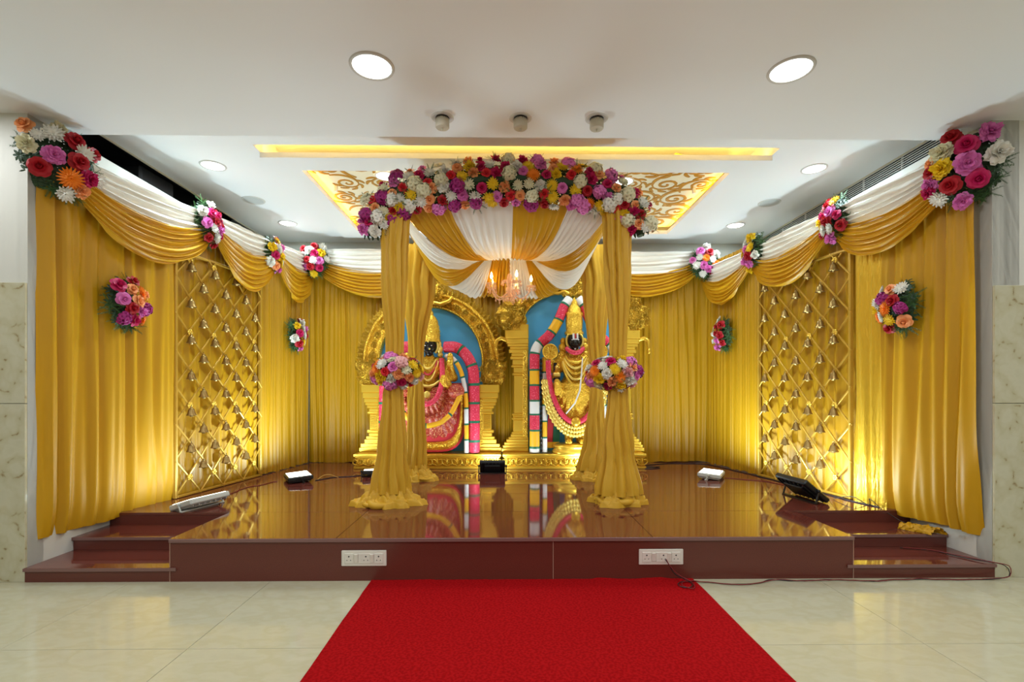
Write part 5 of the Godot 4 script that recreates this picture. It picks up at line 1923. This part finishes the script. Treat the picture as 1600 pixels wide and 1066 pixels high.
# ---- lamps on the stage, chandelier, wires -------------------------------
func flood(label: String, at: Vector3, aim: Vector3, size: Vector2, m: Material, energy: float, lift: float) -> void:
	var o := thing("floodlight", label, "floodlight", at, "floodlights on the stage floor")
	var z := aim.normalized()
	var x := Vector3.UP.cross(z).normalized()
	var b := Basis(x, z.cross(x), z)
	var c := Vector3(0, lift, 0)
	var g := Geo.new()
	g.bevel_box(c - z * 0.008, Vector3(size.x, size.y, 0.05), 0.01, b)
	var body := put(g, "housing", m, o)
	g = Geo.new()
	g.bevel_box(c - z * 0.04, Vector3(size.x * 0.62, size.y * 0.6, 0.03), 0.006, b)
	put(g, "driver_box", m, body)
	for k in 7:
		g = Geo.new()
		g.box(c - z * 0.036 + b.x * size.x * (-0.42 + 0.14 * k), Vector3(0.006, size.y * 0.86, 0.022), b)
		put(g, "fin", m, body)
	g = Geo.new()
	g.box(c + z * 0.0175, Vector3(size.x * 0.88, size.y * 0.84, 0.004), b)
	put(g, "lens", M.flood_lens, o)
	# bent bracket: two arms and a foot on the floor
	var flat := Vector3(z.x, 0, z.z).normalized()
	var fb := Basis(Vector3.UP.cross(flat).normalized(), Vector3.UP, flat)
	g = Geo.new()
	g.bevel_box(Vector3(0, 0.006, 0) - flat * 0.03, Vector3(size.x + 0.03, 0.012, 0.035), 0.003, fb)
	for h in [-1.0, 1.0]:
		var top: Vector3 = c + b.x * h * (size.x / 2 + 0.012)
		var foot: Vector3 = fb.x * h * (size.x / 2 + 0.012) - flat * 0.03
		g.tube([foot + Vector3(0, 0.008, 0), top], 0.008, 6)
		g.ball(top, Vector3.ONE * 0.016, 8, 6)
	put(g, "bracket", m, o)
	area("lamp", o, c + z * 0.026, z, Vector2(size.x * 0.85, size.y * 0.8), energy, Color(0.82, 0.95, 1.0))

func floods() -> void:
	flood("pale grey floodlight tilted towards the left bell lattice", P(-2.74, TOP, 4.46), Vector3(-0.28, 0.96, -0.09), Vector2(0.4, 0.26), M.flood_white, 0.5, 0.065)
	flood("black floodlight shining on the rear left curtain", P(-2.40, TOP, 5.74), Vector3(-0.05, 0.995, 0.03), Vector2(0.36, 0.27), M.flood_black, 3.6, 0.062)
	flood("black floodlight half hidden behind the front left canopy drape", P(-1.60, TOP, 6.08), Vector3(-0.02, 0.98, -0.08), Vector2(0.3, 0.22), M.flood_black, 1.4, 0.058)
	flood("black floodlight between the shrine pedestals, seen from behind", P(-0.165, TOP, 6.25), Vector3(0.0, 0.62, -0.8), Vector2(0.32, 0.2), M.flood_black, 0.5, 0.09)
	flood("floodlight hidden behind the rear right canopy drape, lighting the right statue", P(1.05, TOP, 6.2), Vector3(-0.1, 0.62, -0.8), Vector2(0.3, 0.2), M.flood_black, 0.5, 0.09)
	flood("pale floodlight shining on the rear right curtain", P(2.46, TOP, 5.86), Vector3(0.05, 0.995, 0.03), Vector2(0.36, 0.26), M.flood_white, 3.6, 0.062)
	flood("black floodlight tilted towards the foot of the right bell lattice", P(2.86, TOP, 4.72), Vector3(0.62, 0.78, -0.05), Vector2(0.44, 0.3), M.flood_black, 1.1, 0.12)

func chandelier() -> void:
	var top := P(0.04, 2.74, 5.1)
	var o := thing("chandelier", "small crystal chandelier with lit candle bulbs under the canopy", "chandelier", top)
	var g := Geo.new()
	for k in 8:
		var ring := []
		for s in 9:
			var a := TAU * s / 8
			var p := Vector3(cos(a) * 0.007, sin(a) * 0.013, 0)
			ring.append(Vector3(0, -0.012 - k * 0.021, 0) + (p if k % 2 else Vector3(0, p.y, p.x)))
		g.tube(ring, 0.0022, 5, false)
	put(g, "chain", M.chain_metal, o)
	g = Geo.new()
	g.lathe([Vector2(0.001, -0.46), Vector2(0.022, -0.45), Vector2(0.05, -0.43), Vector2(0.05, -0.42), Vector2(0.02, -0.4), Vector2(0.035, -0.37), Vector2(0.042, -0.34), Vector2(0.02, -0.31), Vector2(0.028, -0.28), Vector2(0.016, -0.25), Vector2(0.03, -0.22), Vector2(0.02, -0.19), Vector2(0.008, -0.175), Vector2(0.001, -0.17)], 18)
	put(g, "stem", M.crystal, o)
	g = Geo.new()
	g.tube([Vector3(0, -0.17, 0), Vector3(0, -0.44, 0)], 0.006, 8)
	put(g, "rod", M.chain_metal, o)
	g = Geo.new()
	g.lathe([Vector2(0.02, -0.275), Vector2(0.07, -0.268), Vector2(0.085, -0.255), Vector2(0.08, -0.252), Vector2(0.02, -0.265)], 20)
	put(g, "upper_dish", M.crystal, o)
	var drop := Geo.new()
	drop.lathe([Vector2(0.0005, -0.04), Vector2(0.0095, -0.026), Vector2(0.004, -0.006), Vector2(0.0005, 0.0)], 6)
	var gem := drop.mesh()
	for k in 5:
		var a := deg_to_rad(90.0 - 18.0 + 72.0 * k)
		var dir := Vector3(cos(a), 0, sin(a))
		var tip := dir * 0.225 + Vector3(0, -0.315, 0)
		g = Geo.new()
		var line := []
		for s in 13:
			var t := s / 12.0
			line.append(dir * lerpf(0.03, 0.225, t) + Vector3(0, -0.375 - 0.075 * sin(PI * t * 0.9) + 0.06 * t * t, 0))
		g.tube(line, 0.0085, 7)
		var arm := put(g, "arm", M.crystal, o)
		g = Geo.new()
		g.lathe([Vector2(0.006, -0.012), Vector2(0.045, 0.0), Vector2(0.05, 0.012), Vector2(0.044, 0.01), Vector2(0.01, 0.002)], 16, tip)
		put(g, "drip_dish", M.crystal, arm)
		g = Geo.new()
		g.lathe([Vector2(0.0085, 0.0), Vector2(0.0085, 0.055), Vector2(0.001, 0.056)], 10, tip)
		put(g, "candle", M.gold_pale, arm)
		g = Geo.new()
		g.lathe([Vector2(0.006, 0.056), Vector2(0.013, 0.07), Vector2(0.0145, 0.082), Vector2(0.009, 0.105), Vector2(0.003, 0.122), Vector2(0.0005, 0.126)], 12, tip)
		put(g, "bulb", M.candle_bulb, arm)
		var l := OmniLight3D.new()
		l.name = "bulb_light"
		l.light_energy = 0.008
		l.light_color = Color(1.0, 0.8, 0.5)
		l.light_size = 0.012
		l.omni_range = 12.0
		l.omni_attenuation = 2.0
		l.shadow_enabled = true
		l.position = tip + Vector3(0, 0.085, 0)
		o.add_child(l, true)
		for s in 6:
			var q := TAU * s / 6
			put(gem, "crystal_drop", M.crystal, arm, tip + Vector3(cos(q) * 0.044, -0.002, sin(q) * 0.044))
		for s in 3:
			put(gem, "crystal_drop", M.crystal, arm, line[3 + s * 3] + Vector3(0, -0.008, 0))
	for s in 10:
		var q := TAU * s / 10
		put(gem, "crystal_drop", M.crystal, o, Vector3(cos(q) * 0.08, -0.258, sin(q) * 0.08))
		put(gem, "crystal_drop", M.crystal, o, Vector3(cos(q) * 0.045, -0.425, sin(q) * 0.045))

func wire(label: String, pts: Array, m: Material, r: float, sd: int, wander := 0.008) -> void:
	var n := FastNoiseLite.new()
	n.seed = sd
	n.frequency = 2.2
	var path := Curve3D.new()
	for k in pts.size():
		var a: Vector3 = pts[maxi(k - 1, 0)]
		var b: Vector3 = pts[mini(k + 1, pts.size() - 1)]
		path.add_point(pts[k], (a - b) * 0.16, (b - a) * 0.16)
	var total := path.get_baked_length()
	var count := int(total / 0.025) + 2
	var line := []
	for k in count:
		var s := total * k / (count - 1)
		line.append(path.sample_baked(s, true) + Vector3(n.get_noise_2d(s * 2, 3.0), 0, n.get_noise_2d(s * 2, 30.0)) * wander * 2.0)
	var g := Geo.new()
	g.tube(line, r, 6)
	tag(put(g, "wire", m), label, "wire")

func wires() -> void:
	var y := 0.006
	var run := [P(1.13, 0.152, 3.49), P(1.15, 0.12, 3.47), P(1.19, 0.06, 3.45), P(1.26, 0.025, 3.44), P(1.29, 0.018, 3.38), P(1.24, 0.018, 3.31), P(1.19, 0.018, 3.36), P(1.24, 0.018, 3.43), P(1.42, y, 3.45), P(1.6, y, 3.40), P(1.78, y, 3.43), P(1.9, y, 3.485), P(2.05, y, 3.46), P(2.3, y, 3.48), P(2.6, y, 3.455), P(2.9, y, 3.485), P(3.2, y, 3.47), P(3.46, y, 3.475), P(3.585, 0.03, 3.46), P(3.575, 0.1, 3.47), P(3.5, 0.112, 3.52), P(3.42, 0.109, 3.62), P(3.36, 0.109, 3.72), P(3.3, 0.109, 3.8), P(3.12, 0.109, 3.86)]
	wire("black wire running from right socket plate along the floor to the steps", run, M.wire_black, 0.0032, 4)
	var run2 := []
	for p in run:
		run2.append(p + Vector3(0.012, 0.003, 0.008))
	wire("dark red wire twisted with the black one along the stage foot", run2, M.wire_red, 0.003, 8, 0.012)
	var s := TOP + 0.005
	wire("black cable from the pale floodlight along the foot of the left lattice", [P(-2.6, s, 4.5), P(-2.75, s, 4.9), P(-2.78, s, 5.3), P(-2.62, s, 5.7)], M.wire_red, 0.004, 12, 0.02)
	wire("black cable between the two floodlights on the left", [P(-2.2, s, 5.75), P(-2.05, s, 5.95), P(-1.9, s, 6.0), P(-1.75, s, 6.1)], M.wire_black, 0.005, 13)
	wire("short loop of yellow wire beside the left black floodlight", [P(-2.2, s, 5.8), P(-2.16, s + 0.035, 5.85), P(-2.1, s + 0.04, 5.9), P(-2.0, s, 5.93)], M.wire_yellow, 0.0035, 14, 0.003)
	wire("black cable along the foot of the back curtain", [P(1.6, s, 6.8), P(1.95, s, 6.85), P(2.3, s, 7.02), P(2.75, s, 7.0), P(2.86, s, 6.9), P(3.0, s, 6.3), P(3.12, s, 5.7), P(3.22, s, 5.0), P(3.26, s, 4.65), P(3.33, s, 4.35)], M.wire_black, 0.006, 15)
	wire("coil of black cable beside the right pedestal", [P(1.7, s, 6.62), P(1.95, s, 6.55), P(2.08, s, 6.62), P(2.0, s, 6.72), P(1.85, s, 6.68), P(1.95, s + 0.01, 6.6), P(2.1, s + 0.01, 6.68)], M.wire_black, 0.006, 16)
	wire("dark red wire from the pale right floodlight to the wall", [P(2.62, s, 5.85), P(2.8, s, 5.75), P(3.0, s, 5.6), P(3.1, s, 5.3)], M.wire_red, 0.004, 17)
	wire("tangle of thin wires at the foot of the crinkled tissue curtain", [P(3.15, s, 4.7), P(3.24, s + 0.05, 4.55), P(3.3, s, 4.45), P(3.26, s + 0.07, 4.38), P(3.32, s, 4.3), P(3.36, s - 0.06, 4.2), P(3.4, 0.22, 4.0)], M.wire_black, 0.0035, 18, 0.015)
	# a loose end of cloth on the right steps
	var n := FastNoiseLite.new()
	n.seed = 3
	n.frequency = 1.0
	var g := Geo.new()
	g.grid(40, 16, func(u: float, v: float):
		var c := P(lerpf(3.31, 3.44, u), 0.205, lerpf(4.05, 3.86, u))
		var a := PI * v
		return c + Vector3(cos(a) * 0.06, sin(a) * (0.05 + 0.03 * n.get_noise_2d(u * 6, v * 3)) + 0.002, 0.03 * n.get_noise_2d(u * 5, v * 4)))
	tag(put(g, "cloth_bundle", M.curtain_gold), "loose end of gold cloth lying on the right steps", "cloth")

func _ready() -> void:
	rng.seed = 1
	materials()
	setting()
	shell()
	stage()
	drapes()
	lattice(on(LA, LB, 0.33), on(LA, LB, 0.692), Vector2(1, 0.145).normalized(), "left")
	lattice(on(RA, RB, 0.304), on(RA, RB, 0.68), Vector2(-1, 0.158).normalized(), "right")
	bouquets()
	canopy()
	shrine_frames()
	statues()
	floods()
	chandelier()
	wires()
